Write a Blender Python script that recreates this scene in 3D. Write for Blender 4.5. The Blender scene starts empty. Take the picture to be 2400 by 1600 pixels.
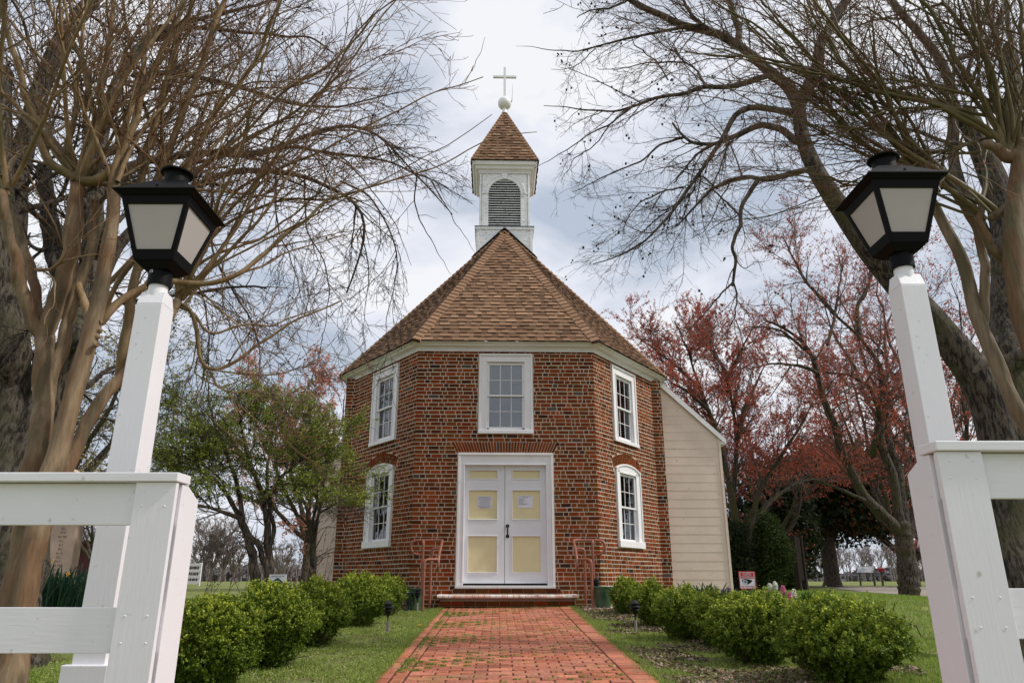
import bpy, math, random
import numpy as np
from mathutils import Vector, Matrix

scene = bpy.context.scene
# ------------------------------------------------------------------ camera
F = 1700.0                                    # focal length in pixels of a 2400 px wide picture
TH = math.atan(560 / F)                       # camera tilt
CT, ST = math.cos(TH), math.sin(TH)
CAMZ = 0.47
cam = bpy.data.cameras.new('camera'); co = bpy.data.objects.new('camera', cam)
scene.collection.objects.link(co); scene.camera = co
co.location = (0, 0, CAMZ); co.rotation_euler = (math.pi / 2 + TH, 0, 0)
cam.sensor_width = 36; cam.lens = F / 2400 * 36; cam.clip_start = 0.05; cam.clip_end = 3000
# ------------------------------------------------------------------ light
SUN_EL, SUN_AZ = 48, 97                       # degrees; azimuth measured clockwise from +Y (north)
scene.view_settings.view_transform = 'Standard'; scene.view_settings.look = 'None'
scene.view_settings.gamma = 1; scene.view_settings.exposure = 0.0
W = bpy.data.worlds.new('World'); scene.world = W; W.use_nodes = True
nt = W.node_tree; nt.nodes.clear()
def N(nt, t, **kw):
    n = nt.nodes.new(t)
    for k, v in kw.items():
        if k.startswith('i_'): n.inputs[k[2:].replace('_', ' ')].default_value = v
        else: setattr(n, k, v)
    return n
out = N(nt, 'ShaderNodeOutputWorld'); bg = N(nt, 'ShaderNodeBackground'); bg.inputs['Strength'].default_value = 0.1
sky = N(nt, 'ShaderNodeTexSky', sky_type='NISHITA', sun_disc=False)
sky.sun_elevation = math.radians(SUN_EL); sky.sun_rotation = math.radians(SUN_AZ)
tc = N(nt, 'ShaderNodeTexCoord')
mp = N(nt, 'ShaderNodeMapping'); mp.inputs['Scale'].default_value = (1.0, 1.0, 2.2); mp.inputs['Location'].default_value = (3.1, 1.7, 0.4)
nz = N(nt, 'ShaderNodeTexNoise'); nz.inputs['Scale'].default_value = 3.1; nz.inputs['Detail'].default_value = 7; nz.inputs['Roughness'].default_value = 0.52; nz.inputs['Distortion'].default_value = 0.25
L = nt.links.new
L(tc.outputs['Generated'], mp.inputs['Vector']); L(mp.outputs['Vector'], nz.inputs['Vector'])
# broad darker cloud bank: a soft cone of directions
def bank(vec, lo, hi):
    d = N(nt, 'ShaderNodeVectorMath', operation='DOT_PRODUCT'); v = Vector(vec).normalized(); d.inputs[1].default_value = v
    L(tc.outputs['Generated'], d.inputs[0])
    m = N(nt, 'ShaderNodeMapRange', interpolation_type='SMOOTHSTEP'); m.inputs['From Min'].default_value = lo; m.inputs['From Max'].default_value = hi
    L(d.outputs['Value'], m.inputs['Value']); return m.outputs['Result']
def madd(a, k, b):
    m = N(nt, 'ShaderNodeMath', operation='MULTIPLY_ADD'); L(a, m.inputs[0]); m.inputs[1].default_value = k
    if isinstance(b, float): m.inputs[2].default_value = b
    else: L(b, m.inputs[2])
    return m.outputs[0]
s = madd(nz.outputs['Fac'], 4.2, -1.40)
s = madd(bank((0.24, 0.80, 0.50), 0.955, 0.997), -0.52, s)
s = madd(bank((-0.46, 0.86, 0.26), 0.955, 0.997), -0.50, s)
s = madd(bank((0.03, 0.80, 0.60), 0.985, 0.999), 0.22, s)
s = madd(bank((-0.10, 0.60, 0.80), 0.88, 0.99), 0.28, s)
cr = N(nt, 'ShaderNodeValToRGB')
cr.color_ramp.elements[0].position = 0.10; cr.color_ramp.elements[0].color = (0.50, 0.57, 0.68, 1)
cr.color_ramp.elements[1].position = 0.95; cr.color_ramp.elements[1].color = (0.93, 0.94, 0.97, 1)
e = cr.color_ramp.elements.new(0.42); e.color = (0.68, 0.72, 0.81, 1)
e = cr.color_ramp.elements.new(0.66); e.color = (0.80, 0.83, 0.92, 1)
L(s, cr.inputs['Fac'])
sc = N(nt, 'ShaderNodeVectorMath', operation='SCALE'); sc.inputs['Scale'].default_value = 10.4; L(cr.outputs['Color'], sc.inputs[0])
mx = N(nt, 'ShaderNodeMix', data_type='RGBA'); mx.inputs['Factor'].default_value = 0.93
L(sky.outputs['Color'], mx.inputs['A']); L(sc.outputs['Vector'], mx.inputs['B'])
L(mx.outputs['Result'], bg.inputs['Color']); L(bg.outputs['Background'], out.inputs['Surface'])
sun = bpy.data.lights.new('sun', 'SUN'); so = bpy.data.objects.new('sun', sun); scene.collection.objects.link(so)
sun.energy = 3.2; sun.angle = math.radians(4); sun.color = (1.0, 0.95, 0.87)
az, el = math.radians(SUN_AZ), math.radians(SUN_EL)
SD = Vector((math.sin(az) * math.cos(el), math.cos(az) * math.cos(el), math.sin(el)))
so.rotation_euler = SD.to_track_quat('Z', 'Y').to_euler()

# ------------------------------------------------------------------ helpers
COL = scene.collection.objects
def tag(o, label=None, cat=None, group=None, kind=None):
    if label: o['label'] = label
    if cat: o['category'] = cat
    if group: o['group'] = group
    if kind: o['kind'] = kind
    return o
def empty(name, loc=(0, 0, 0), rz=0, label=None, cat=None, group=None, parent=None):
    o = bpy.data.objects.new(name, None); COL.link(o); o.location = loc; o.rotation_euler = (0, 0, rz)
    o.empty_display_size = 0.2
    if parent: o.parent = parent
    return tag(o, label, cat, group)
def copy_tree(o, parent=None):
    c = o.copy(); COL.link(c)
    if parent: c.parent = parent
    for ch in list(o.children): copy_tree(ch, c)
    return c
class MB:
    def __init__(s): s.v = []; s.f = []; s.c = []; s.col = (1, 1, 1)
    def add(s, vs, fs, col=None):
        b = len(s.v); s.v += [tuple(p) for p in vs]; s.f += [tuple(i + b for i in f) for f in fs]
        s.c += [col or s.col] * len(vs)
    def box(s, x0, x1, y0, y1, z0, z1, col=None, M=None):
        vs = [Vector((x, y, z)) for z in (z0, z1) for y in (y0, y1) for x in (x0, x1)]
        if M: vs = [M @ p for p in vs]
        s.add(vs, [(0, 2, 3, 1), (4, 5, 7, 6), (0, 1, 5, 4), (2, 6, 7, 3), (0, 4, 6, 2), (1, 3, 7, 5)], col)
    def frustum(s, cx, cy, z0, hx0, hy0, z1, hx1, hy1, col=None):
        vs = [(cx + a * hx0, cy + b * hy0, z0) for a, b in ((-1, -1), (1, -1), (1, 1), (-1, 1))] + [(cx + a * hx1, cy + b * hy1, z1) for a, b in ((-1, -1), (1, -1), (1, 1), (-1, 1))]
        s.add(vs, [(3, 2, 1, 0), (4, 5, 6, 7), (0, 1, 5, 4), (1, 2, 6, 5), (2, 3, 7, 6), (3, 0, 4, 7)], col)
    def prism(s, pts, y0, y1, col=None):      # polygon in x,z (counter-clockwise seen from -y), extruded along y
        n = len(pts); vs = [(x, y0, z) for x, z in pts] + [(x, y1, z) for x, z in pts]
        s.add(vs, [tuple(range(n)), tuple(range(2 * n - 1, n - 1, -1))] + [(i, i + n, (i + 1) % n + n, (i + 1) % n) for i in range(n)], col)
    def lathe(s, prof, n=24, cx=0, cy=0, col=None, M=None):
        vs = []
        for r, z in prof:
            for k in range(n):
                a = 2 * math.pi * k / n; p = Vector((cx + r * math.cos(a), cy + r * math.sin(a), z)); vs.append(M @ p if M else p)
        fs = [(j * n + k, j * n + (k + 1) % n, (j + 1) * n + (k + 1) % n, (j + 1) * n + k) for j in range(len(prof) - 1) for k in range(n)]
        s.add(vs, fs, col)
    def tube(s, pts, r, n=10, col=None):
        pts = [Vector(p) for p in pts]; vs = []; up = Vector((0.13, -0.2, 0.97))
        for i, p in enumerate(pts):
            t = (pts[min(i + 1, len(pts) - 1)] - pts[max(i - 1, 0)]).normalized()
            if i == 0:
                a = t.cross(up if abs(t.dot(up)) < .95 else Vector((1, 0, 0))).normalized()
            else: a = (a - t * a.dot(t)).normalized()
            b = t.cross(a); rr = r[i] if isinstance(r, (list, tuple)) else r
            vs += [p + (a * math.cos(2 * math.pi * k / n) + b * math.sin(2 * math.pi * k / n)) * rr for k in range(n)]
        fs = [(j * n + k, j * n + (k + 1) % n, (j + 1) * n + (k + 1) % n, (j + 1) * n + k) for j in range(len(pts) - 1) for k in range(n)]
        fs += [tuple(range(n - 1, -1, -1)), tuple((len(pts) - 1) * n + k for k in range(n))]
        s.add(vs, fs, col)
    def build(s, name, mat, parent=None, loc=(0, 0, 0), rot=(0, 0, 0), bevel=0, smooth=False):
        me = bpy.data.meshes.new(name); me.from_pydata(s.v, [], s.f); me.materials.append(mat)
        ca = me.color_attributes.new('Col', 'FLOAT_COLOR', 'POINT')
        arr = np.ones((len(s.v), 4), 'f'); arr[:, :3] = np.array(s.c, 'f').reshape(-1, 3); ca.data.foreach_set('color', arr.ravel())
        if smooth:
            me.polygons.foreach_set('use_smooth', [True] * len(me.polygons))
            me.set_sharp_from_angle(angle=math.radians(smooth if smooth > 1 else 40))
        me.update()
        o = bpy.data.objects.new(name, me); COL.link(o); o.location = loc; o.rotation_euler = rot
        if parent: o.parent = parent
        if bevel:
            m = o.modifiers.new('bevel', 'BEVEL'); m.width = bevel; m.segments = 2; m.limit_method = 'ANGLE'
        return o
def mesh_np(name, V, Fq, mat, col=None, parent=None, smooth=False, loc=(0, 0, 0)):
    V = np.asarray(V, 'f').reshape(-1, 3); Fq = np.asarray(Fq, 'i'); k = Fq.shape[1]
    me = bpy.data.meshes.new(name); me.vertices.add(len(V)); me.vertices.foreach_set('co', V.ravel())
    me.loops.add(Fq.size); me.loops.foreach_set('vertex_index', Fq.ravel())
    me.polygons.add(len(Fq)); me.polygons.foreach_set('loop_start', np.arange(0, Fq.size, k, dtype='i'))
    if smooth: me.polygons.foreach_set('use_smooth', np.ones(len(Fq), bool))
    me.update(calc_edges=True); me.materials.append(mat)
    if col is not None:
        ca = me.color_attributes.new('Col', 'FLOAT_COLOR', 'POINT')
        arr = np.ones((len(V), 4), 'f'); arr[:, :3] = col; ca.data.foreach_set('color', arr.ravel())
    o = bpy.data.objects.new(name, me); COL.link(o); o.location = loc
    if parent: o.parent = parent
    return o
def text_mesh(name, txt, size, mat, parent, loc, rot=(math.pi / 2, 0, 0), align='CENTER', ext=0.0008, spacing=1.0):
    cu = bpy.data.curves.new(name, 'FONT'); cu.body = txt; cu.size = size; cu.align_x = align; cu.extrude = ext; cu.space_character = spacing
    t = bpy.data.objects.new(name, cu); COL.link(t)
    bpy.context.view_layer.update()
    me = bpy.data.meshes.new_from_object(t.evaluated_get(bpy.context.evaluated_depsgraph_get()))
    bpy.data.objects.remove(t); me.materials.clear(); me.materials.append(mat)
    o = bpy.data.objects.new(name, me); COL.link(o); o.parent = parent; o.location = loc; o.rotation_euler = rot
    return o

# ------------------------------------------------------------------ materials
def mat(name, col=(.5, .5, .5), rough=.7, vcol=False, noise=None, bump=None, metal=0, spec=.5, trans=0, mixcols=None, coat=0, ior=1.5):
    """noise=(scale, amount): value variation; bump=(scale, distance[, detail]); mixcols=(scale, col2, lo, hi): blotches of a second colour"""
    m = bpy.data.materials.new(name); m.use_nodes = True; t = m.node_tree; t.nodes.clear(); l = t.links.new
    o = N(t, 'ShaderNodeOutputMaterial'); b = N(t, 'ShaderNodeBsdfPrincipled'); tcx = N(t, 'ShaderNodeTexCoord')
    b.inputs['Roughness'].default_value = rough; b.inputs['Metallic'].default_value = metal; b.inputs['Specular IOR Level'].default_value = spec
    b.inputs['Coat Weight'].default_value = coat; b.inputs['IOR'].default_value = ior
    if vcol:
        a = N(t, 'ShaderNodeAttribute', attribute_name='Col'); c = a.outputs['Color']
    else:
        a = N(t, 'ShaderNodeRGB'); a.outputs[0].default_value = (*col, 1); c = a.outputs[0]
    P = tcx.outputs['Object']
    for mc in (mixcols or []):
        n = N(t, 'ShaderNodeTexNoise'); n.inputs['Scale'].default_value = mc[0]; n.inputs['Detail'].default_value = 5; l(P, n.inputs['Vector'])
        if len(mc) > 4:
            q = N(t, 'ShaderNodeMapping'); q.inputs['Scale'].default_value = mc[4]; l(P, q.inputs['Vector']); l(q.outputs[0], n.inputs['Vector'])
        r = N(t, 'ShaderNodeMapRange'); r.inputs['From Min'].default_value = mc[2]; r.inputs['From Max'].default_value = mc[3]; l(n.outputs['Fac'], r.inputs['Value'])
        x = N(t, 'ShaderNodeMix', data_type='RGBA'); l(r.outputs[0], x.inputs['Factor']); l(c, x.inputs['A']); x.inputs['B'].default_value = (*mc[1], 1); c = x.outputs['Result']
    if noise:
        n = N(t, 'ShaderNodeTexNoise'); n.inputs['Scale'].default_value = noise[0]; n.inputs['Detail'].default_value = 6; n.inputs['Roughness'].default_value = .65; l(P, n.inputs['Vector'])
        r = N(t, 'ShaderNodeMapRange'); r.inputs['From Min'].default_value = .25; r.inputs['From Max'].default_value = .75
        r.inputs['To Min'].default_value = 1 - noise[1]; r.inputs['To Max'].default_value = 1 + noise[1]; l(n.outputs['Fac'], r.inputs['Value'])
        x = N(t, 'ShaderNodeVectorMath', operation='SCALE'); l(c, x.inputs[0]); l(r.outputs[0], x.inputs['Scale']); c = x.outputs[0]
    l(c, b.inputs['Base Color'])
    if bump:
        n = N(t, 'ShaderNodeTexNoise'); n.inputs['Scale'].default_value = bump[0]; n.inputs['Detail'].default_value = 6; l(P, n.inputs['Vector'])
        if len(bump) > 2:
            q = N(t, 'ShaderNodeMapping'); q.inputs['Scale'].default_value = bump[2]; l(P, q.inputs['Vector']); l(q.outputs[0], n.inputs['Vector'])
        u = N(t, 'ShaderNodeBump'); u.inputs['Distance'].default_value = bump[1]; u.inputs['Strength'].default_value = 1; l(n.outputs['Fac'], u.inputs['Height']); l(u.outputs[0], b.inputs['Normal'])
    sh = b.outputs[0]
    if trans:
        tr = N(t, 'ShaderNodeBsdfTranslucent'); l(c, tr.inputs['Color']); mxs = N(t, 'ShaderNodeMixShader'); mxs.inputs[0].default_value = trans
        l(sh, mxs.inputs[1]); l(tr.outputs[0], mxs.inputs[2]); sh = mxs.outputs[0]
    l(sh, o.inputs['Surface']); return m
def bark(name, c1, c2, scale, dist, moss=None, stretch=(1, 1, .22), sm=False):
    m = bpy.data.materials.new(name); m.use_nodes = True; t = m.node_tree; t.nodes.clear(); l = t.links.new
    o = N(t, 'ShaderNodeOutputMaterial'); b = N(t, 'ShaderNodeBsdfPrincipled'); b.inputs['Roughness'].default_value = .85 if not sm else .6
    b.inputs['Specular IOR Level'].default_value = .25
    tcx = N(t, 'ShaderNodeTexCoord'); q = N(t, 'ShaderNodeMapping'); q.inputs['Scale'].default_value = stretch; l(tcx.outputs['Object'], q.inputs['Vector'])
    n = N(t, 'ShaderNodeTexNoise'); n.inputs['Scale'].default_value = scale; n.inputs['Detail'].default_value = 7; n.inputs['Roughness'].default_value = .66; n.inputs['Distortion'].default_value = .2; l(q.outputs[0], n.inputs['Vector'])
    r = N(t, 'ShaderNodeMapRange'); r.inputs['From Min'].default_value = .43; r.inputs['From Max'].default_value = .56; l(n.outputs['Fac'], r.inputs['Value'])
    x = N(t, 'ShaderNodeMix', data_type='RGBA'); l(r.outputs[0], x.inputs['Factor']); x.inputs['A'].default_value = (*c1, 1); x.inputs['B'].default_value = (*c2, 1); c = x.outputs['Result']
    if moss:
        n2 = N(t, 'ShaderNodeTexNoise'); n2.inputs['Scale'].default_value = moss[1]; n2.inputs['Detail'].default_value = 5; l(tcx.outputs['Object'], n2.inputs['Vector'])
        r2 = N(t, 'ShaderNodeMapRange'); r2.inputs['From Min'].default_value = .48; r2.inputs['From Max'].default_value = .66; l(n2.outputs['Fac'], r2.inputs['Value'])
        x2 = N(t, 'ShaderNodeMix', data_type='RGBA'); l(r2.outputs[0], x2.inputs['Factor']); l(c, x2.inputs['A']); x2.inputs['B'].default_value = (*moss[0], 1); c = x2.outputs['Result']
    l(c, b.inputs['Base Color'])
    u = N(t, 'ShaderNodeBump'); u.inputs['Distance'].default_value = dist; l(n.outputs['Fac'], u.inputs['Height']); l(u.outputs[0], b.inputs['Normal'])
    l(b.outputs[0], o.inputs['Surface']); return m

M_white = mat('white_painted_wood', (.755, .745, .785), .42, noise=(1.7, .06), bump=(14, .0007, (6, 6, .6)), mixcols=[(26, (.46, .44, .40), .675, .76)])
M_whiteh = mat('white_painted_rail', (.755, .745, .785), .42, noise=(1.7, .06), bump=(14, .0007, (.6, 6, 6)), mixcols=[(26, (.46, .44, .40), .675, .76)])
M_trim = mat('white_trim_paint', (.77, .755, .775), .5, noise=(3, .06), bump=(25, .0012), mixcols=[(9, (.5, .48, .42), .66, .8)])
M_plain = mat('plain_white_paint', (.80, .80, .80), .4)
M_peel = mat('peeling_white_paint', (.76, .77, .78), .65, noise=(3, .06), bump=(16, .006, (1, 1, 4)), mixcols=[(9, (.34, .29, .24), .61, .66, (1, 1, 5))])
M_brick = mat('old_brick', vcol=True, rough=.92, mixcols=[(.8, (.10, .034, .014), .52, .80)], noise=(30, .34), bump=(55, .004), spec=.04)
M_mortar = mat('lime_mortar', (.50, .415, .33), .95, noise=(14, .22), bump=(45, .006), mixcols=[(1.3, (.40, .33, .25), .55, .75)], spec=.2)
M_shingle = mat('asphalt_shingle', vcol=True, rough=.95, noise=(60, .18), bump=(220, .002), spec=.15)
M_lead = mat('lead_flashing', (.16, .15, .15), .45, metal=.6, noise=(5, .2))
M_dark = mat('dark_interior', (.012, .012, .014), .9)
M_cream = mat('cream_siding', (.70, .575, .485), .6, noise=(1.6, .09), mixcols=[(14, (.36, .29, .23), .665, .74)], bump=(20, .0008, (1, 1, 5)))
M_yellow = mat('pale_yellow_panel', (.72, .63, .37), .55, noise=(5, .05))
M_doorw = mat('door_white_paint', (.71, .72, .765), .45, noise=(4, .04), bump=(22, .0008))
M_black = mat('black_lantern_metal', (.003, .003, .0035), .55, spec=.12, noise=(12, .2), bump=(90, .0006))
M_frost = mat('frosted_lantern_glass', (.62, .575, .56), .5, trans=.35, noise=(4, .03))
M_iron = mat('black_iron', (.008, .008, .009), .5, spec=.3, bump=(60, .001))
M_rail = mat('terracotta_painted_pipe', (.27, .095, .058), .45, noise=(9, .15), bump=(60, .0006))
M_pot = mat('green_glazed_pot', (.050, .105, .060), .25, noise=(5, .5), coat=.4)
M_conc = mat('worn_nosing_brick', (.62, .42, .34), .8, noise=(9, .22), bump=(30, .004), mixcols=[(6, (.74, .70, .66), .45, .6)])
M_paper = mat('white_paper', (.72, .72, .80), .8)
M_ink = mat('dark_ink', (.10, .10, .14), .8)
M_stone = mat('pink_memorial_stone', (.50, .36, .29), .85, noise=(6, .14), bump=(60, .002), mixcols=[(2.2, (.33, .27, .24), .55, .75)])
M_carve = mat('carved_letter', (.17, .10, .075), .9)
M_red = mat('red_sign_paint', (.45, .01, .015), .5)
M_signw = mat('white_sign', (.68, .68, .74), .5)
M_signdark = mat('brown_sign_board', (.040, .032, .027), .95, spec=.05, noise=(3, .15))
M_grey = mat('grey_post', (.12, .11, .10), .8, noise=(6, .2))
M_barn = mat('maroon_barn_boards', (.055, .008, .008), .8, noise=(2, .2), bump=(8, .01, (8, 8, .3)))
M_tin = mat('tin_roof', (.42, .43, .47), .4, noise=(1.5, .15), metal=.3)
M_leaf = mat('leaf', vcol=True, rough=.6, trans=.35, spec=.12)
M_box = mat('boxwood_leaf', vcol=True, rough=.5, trans=.2, spec=.2)
M_petal = mat('petal', vcol=True, rough=.6, trans=.35)
M_twig = mat('shrub_twig', (.10, .07, .045), .9)
M_pod = mat('seed_pod', (.035, .022, .015), .9)
M_gravel = mat('gravel_road', (.30, .25, .215), .95, noise=(2.2, .15), bump=(30, .01), mixcols=[(.35, (.22, .19, .16), .45, .65)])
M_woodlight = mat('weathered_wood_stake', (.23, .21, .19), .9, noise=(12, .3))
def glass_mat():
    m = bpy.data.materials.new('window_glass'); m.use_nodes = True; t = m.node_tree; t.nodes.clear(); l = t.links.new
    o = N(t, 'ShaderNodeOutputMaterial'); g = N(t, 'ShaderNodeBsdfGlossy'); g.inputs['Roughness'].default_value = .015; g.inputs['Color'].default_value = (.85, .88, .92, 1)
    tr = N(t, 'ShaderNodeBsdfTransparent'); tr.inputs['Color'].default_value = (.62, .66, .68, 1)
    fr = N(t, 'ShaderNodeFresnel'); fr.inputs['IOR'].default_value = 2.1
    tcx = N(t, 'ShaderNodeTexCoord'); n = N(t, 'ShaderNodeTexNoise'); n.inputs['Scale'].default_value = 3; l(tcx.outputs['Object'], n.inputs['Vector'])
    u = N(t, 'ShaderNodeBump'); u.inputs['Distance'].default_value = .002; l(n.outputs['Fac'], u.inputs['Height']); l(u.outputs[0], g.inputs['Normal'])
    mm = N(t, 'ShaderNodeMixShader'); l(fr.outputs[0], mm.inputs[0]); l(tr.outputs[0], mm.inputs[1]); l(g.outputs[0], mm.inputs[2]); l(mm.outputs[0], o.inputs['Surface'])
    return m
M_glass = glass_mat()
M_blind = mat('blue_grey_blind', (.085, .105, .13), .9)
M_curtain = mat('grey_curtain', (.17, .155, .14), .9, bump=(14, .02, (6, 1, .1)))

# ------------------------------------------------------------------ terrain
def g(x, y):
    x = np.asarray(x, float); y = np.asarray(y, float)
    z = np.where(y < 13.9, -.04 * (13.9 - np.maximum(y, -6)), 0.)
    z = z - .03 + .0085 * np.clip(y - 22, 0, 42)
    z = z + .27 * np.exp(-((x - 5.8) ** 2 + (y - 16) ** 2) / 13.)
    z = z + .32 * np.exp(-((x + 6.4) ** 2 + (y - 11) ** 2) / 8.)
    z = z + .035 * np.clip(x - 1.3, 0, 3) * np.clip((9 - y) / 4, 0, 1)
    return z
def gz(x, y): return float(g(x, y))
def ground_mat():
    m = bpy.data.materials.new('lawn_soil'); m.use_nodes = True; t = m.node_tree; t.nodes.clear(); l = t.links.new
    o = N(t, 'ShaderNodeOutputMaterial'); b = N(t, 'ShaderNodeBsdfPrincipled'); b.inputs['Roughness'].default_value = .95; b.inputs['Specular IOR Level'].default_value = .1
    tcx = N(t, 'ShaderNodeTexCoord')
    def ns(sc_, d=6):
        n = N(t, 'ShaderNodeTexNoise'); n.inputs['Scale'].default_value = sc_; n.inputs['Detail'].default_value = d; l(tcx.outputs['Object'], n.inputs['Vector']); return n.outputs['Fac']
    r = N(t, 'ShaderNodeValToRGB'); r.color_ramp.elements[0].position = .33; r.color_ramp.elements[0].color = (.13, .16, .045, 1); r.color_ramp.elements[1].position = .68; r.color_ramp.elements[1].color = (.20, .22, .075, 1)
    l(ns(.6), r.inputs['Fac'])
    r2 = N(t, 'ShaderNodeMapRange'); r2.inputs['From Min'].default_value = .53; r2.inputs['From Max'].default_value = .70; l(ns(3.1), r2.inputs['Value'])
    x = N(t, 'ShaderNodeMix', data_type='RGBA'); l(r2.outputs[0], x.inputs['Factor']); l(r.outputs[0], x.inputs['A']); x.inputs['B'].default_value = (.13, .10, .06, 1)
    r3 = N(t, 'ShaderNodeMapRange'); r3.inputs['From Min'].default_value = .3; r3.inputs['From Max'].default_value = .7; r3.inputs['To Min'].default_value = .6; r3.inputs['To Max'].default_value = 1.4; l(ns(40), r3.inputs['Value'])
    y = N(t, 'ShaderNodeVectorMath', operation='SCALE'); l(x.outputs['Result'], y.inputs[0]); l(r3.outputs[0], y.inputs['Scale']); l(y.outputs[0], b.inputs['Base Color'])
    u = N(t, 'ShaderNodeBump'); u.inputs['Distance'].default_value = .02; l(ns(25), u.inputs['Height']); l(u.outputs[0], b.inputs['Normal'])
    l(b.outputs[0], o.inputs['Surface']); return m
M_ground = ground_mat()
def sheet(name, xs, ys, dz, m, kind='structure'):
    X, Y = np.meshgrid(xs, ys); Z = g(X, Y) + dz
    V = np.stack([X, Y, Z], -1).reshape(-1, 3); nx = len(xs)
    I = np.arange((len(ys) - 1) * nx).reshape(-1, nx)[:, :-1].ravel()
    o = mesh_np(name, V, np.stack([I, I + 1, I + nx + 1, I + nx], 1), m, smooth=True); tag(o, kind=kind); return o
xs = np.unique(np.concatenate([np.linspace(-900, -40, 12), np.linspace(-40, -12, 12), np.linspace(-12, 18, 91), np.linspace(18, 60, 18), np.linspace(60, 900, 12)]))
ys = np.unique(np.concatenate([np.linspace(-60, -6, 5), np.linspace(-6, 26, 97), np.linspace(26, 80, 28), np.linspace(80, 1500, 14)]))
sheet('ground', xs, ys, 0, M_ground)
# gravel lane
def poly_sheet(name, pts, dz, m):
    # triangulated fine strip between a left edge curve and far right
    V = []; n = len(pts)
    for (xl, yy) in pts:
        for k in range(16): 
            xx = xl + (70 - xl) * (k / 15) ** 1.6; V.append((xx, yy, gz(xx, yy) + dz))
    Fq = [(r * 16 + k, r * 16 + k + 1, (r + 1) * 16 + k + 1, (r + 1) * 16 + k) for r in range(n - 1) for k in range(15)]
    return tag(mesh_np(name, V, Fq, m, smooth=True), kind='structure')
poly_sheet('road', [(11.6, 20), (12.2, 21.5), (12.6, 23), (13.2, 25), (13.5, 28), (14.1, 31), (14.9, 34), (15.8, 37), (16.4, 40), (17.0, 43)], .012, M_gravel)

def pcx(y): return .05 - .0184 * (y - 6.3)      # centre line of the brick path
rng = np.random.default_rng(7)
random.seed(5)
def brick_path():
    mb = MB(); sm = MB(); y = 1.6; row = 0; half = 1.17; bw = .225
    pal = [(.40, .132, .070), (.45, .155, .085), (.34, .105, .056), (.41, .15, .095), (.30, .10, .058), (.48, .18, .11), (.36, .125, .078), (.39, .17, .082)]
    def br(x0, x1, y0, y1):
        cx, cy = (x0 + x1) / 2, (y0 + y1) / 2; z = gz(cx, cy) + .018 + random.uniform(-.004, .004)
        tx, ty = random.uniform(-.006, .006), random.uniform(-.03, .03)
        gp = .0035; b = .005; x0 += .0045; x1 -= .0045; c = random.choice(pal); k = random.uniform(.78, 1.15); c = tuple(a * k for a in c)
        out_ = [(x0 + gp, y0 + gp), (x1 - gp, y0 + gp), (x1 - gp, y1 - gp), (x0 + gp, y1 - gp)]
        inn = [(x0 + gp + b, y0 + gp + b), (x1 - gp - b, y0 + gp + b), (x1 - gp - b, y1 - gp - b), (x0 + gp + b, y1 - gp - b)]
        def zz(p): return z + (p[0] - cx) * tx + (p[1] - cy) * ty + .04 * (p[1] - cy)
        o = pcx(cy)
        vs = [(p[0] + o, p[1], zz(p) - .06) for p in out_] + [(p[0] + o, p[1], zz(p) - .004) for p in out_] + [(p[0] + o, p[1], zz(p)) for p in inn]
        mb.add(vs, [(0, 1, 5, 4), (1, 2, 6, 5), (2, 3, 7, 6), (3, 0, 4, 7), (4, 5, 9, 8), (5, 6, 10, 9), (6, 7, 11, 10), (7, 4, 8, 11), (8, 9, 10, 11)], c)
    while y < 13.93:
        d = .118; x = -half + .24 - (bw / 2 if row % 2 else 0)
        while x < half - .24:
            x1 = min(x + bw, half - .230); x0 = max(x, -half + .236)
            if x1 - x0 > .03: br(x0, x1, y + random.uniform(-.002, .002), y + d)
            x += bw + random.uniform(-.002, .002)
        y += d; row += 1
    y = 1.6
    while y < 13.9:
        for sgn in (-1, 1):
            if sgn < 0: br(-half, -half + .115, y, y + .225); br(-half + .12, -half + .235, y + .02, y + .245)
            else: br(half - .23, half - .005, y, y + .112); br(half - .23, half - .005, y + .114, y + .222)
        y += .228
    m = mat('paving_brick', vcol=True, rough=.85, noise=(26, .30), bump=(50, .003), mixcols=[(2.0, (.20, .15, .07), .60, .78), (1.1, (.44, .18, .12), .50, .75), (9, (.10, .055, .035), .62, .78)], spec=.25)
    o = mb.build('path', m); tag(o, kind='structure')
brick_path()
M_soil = mat('path_soil', (.030, .022, .015), .95, noise=(30, .4), bump=(60, .006))
Ys = np.linspace(1.6, 13.93, 40); V = []
for yy in Ys: V += [(pcx(yy) - 1.17, yy, gz(0, yy) + .006), (pcx(yy) + 1.17, yy, gz(0, yy) + .006)]
tag(mesh_np('path_bed', V, [(2 * i, 2 * i + 1, 2 * i + 3, 2 * i + 2) for i in range(39)], M_soil), kind='structure')

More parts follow.
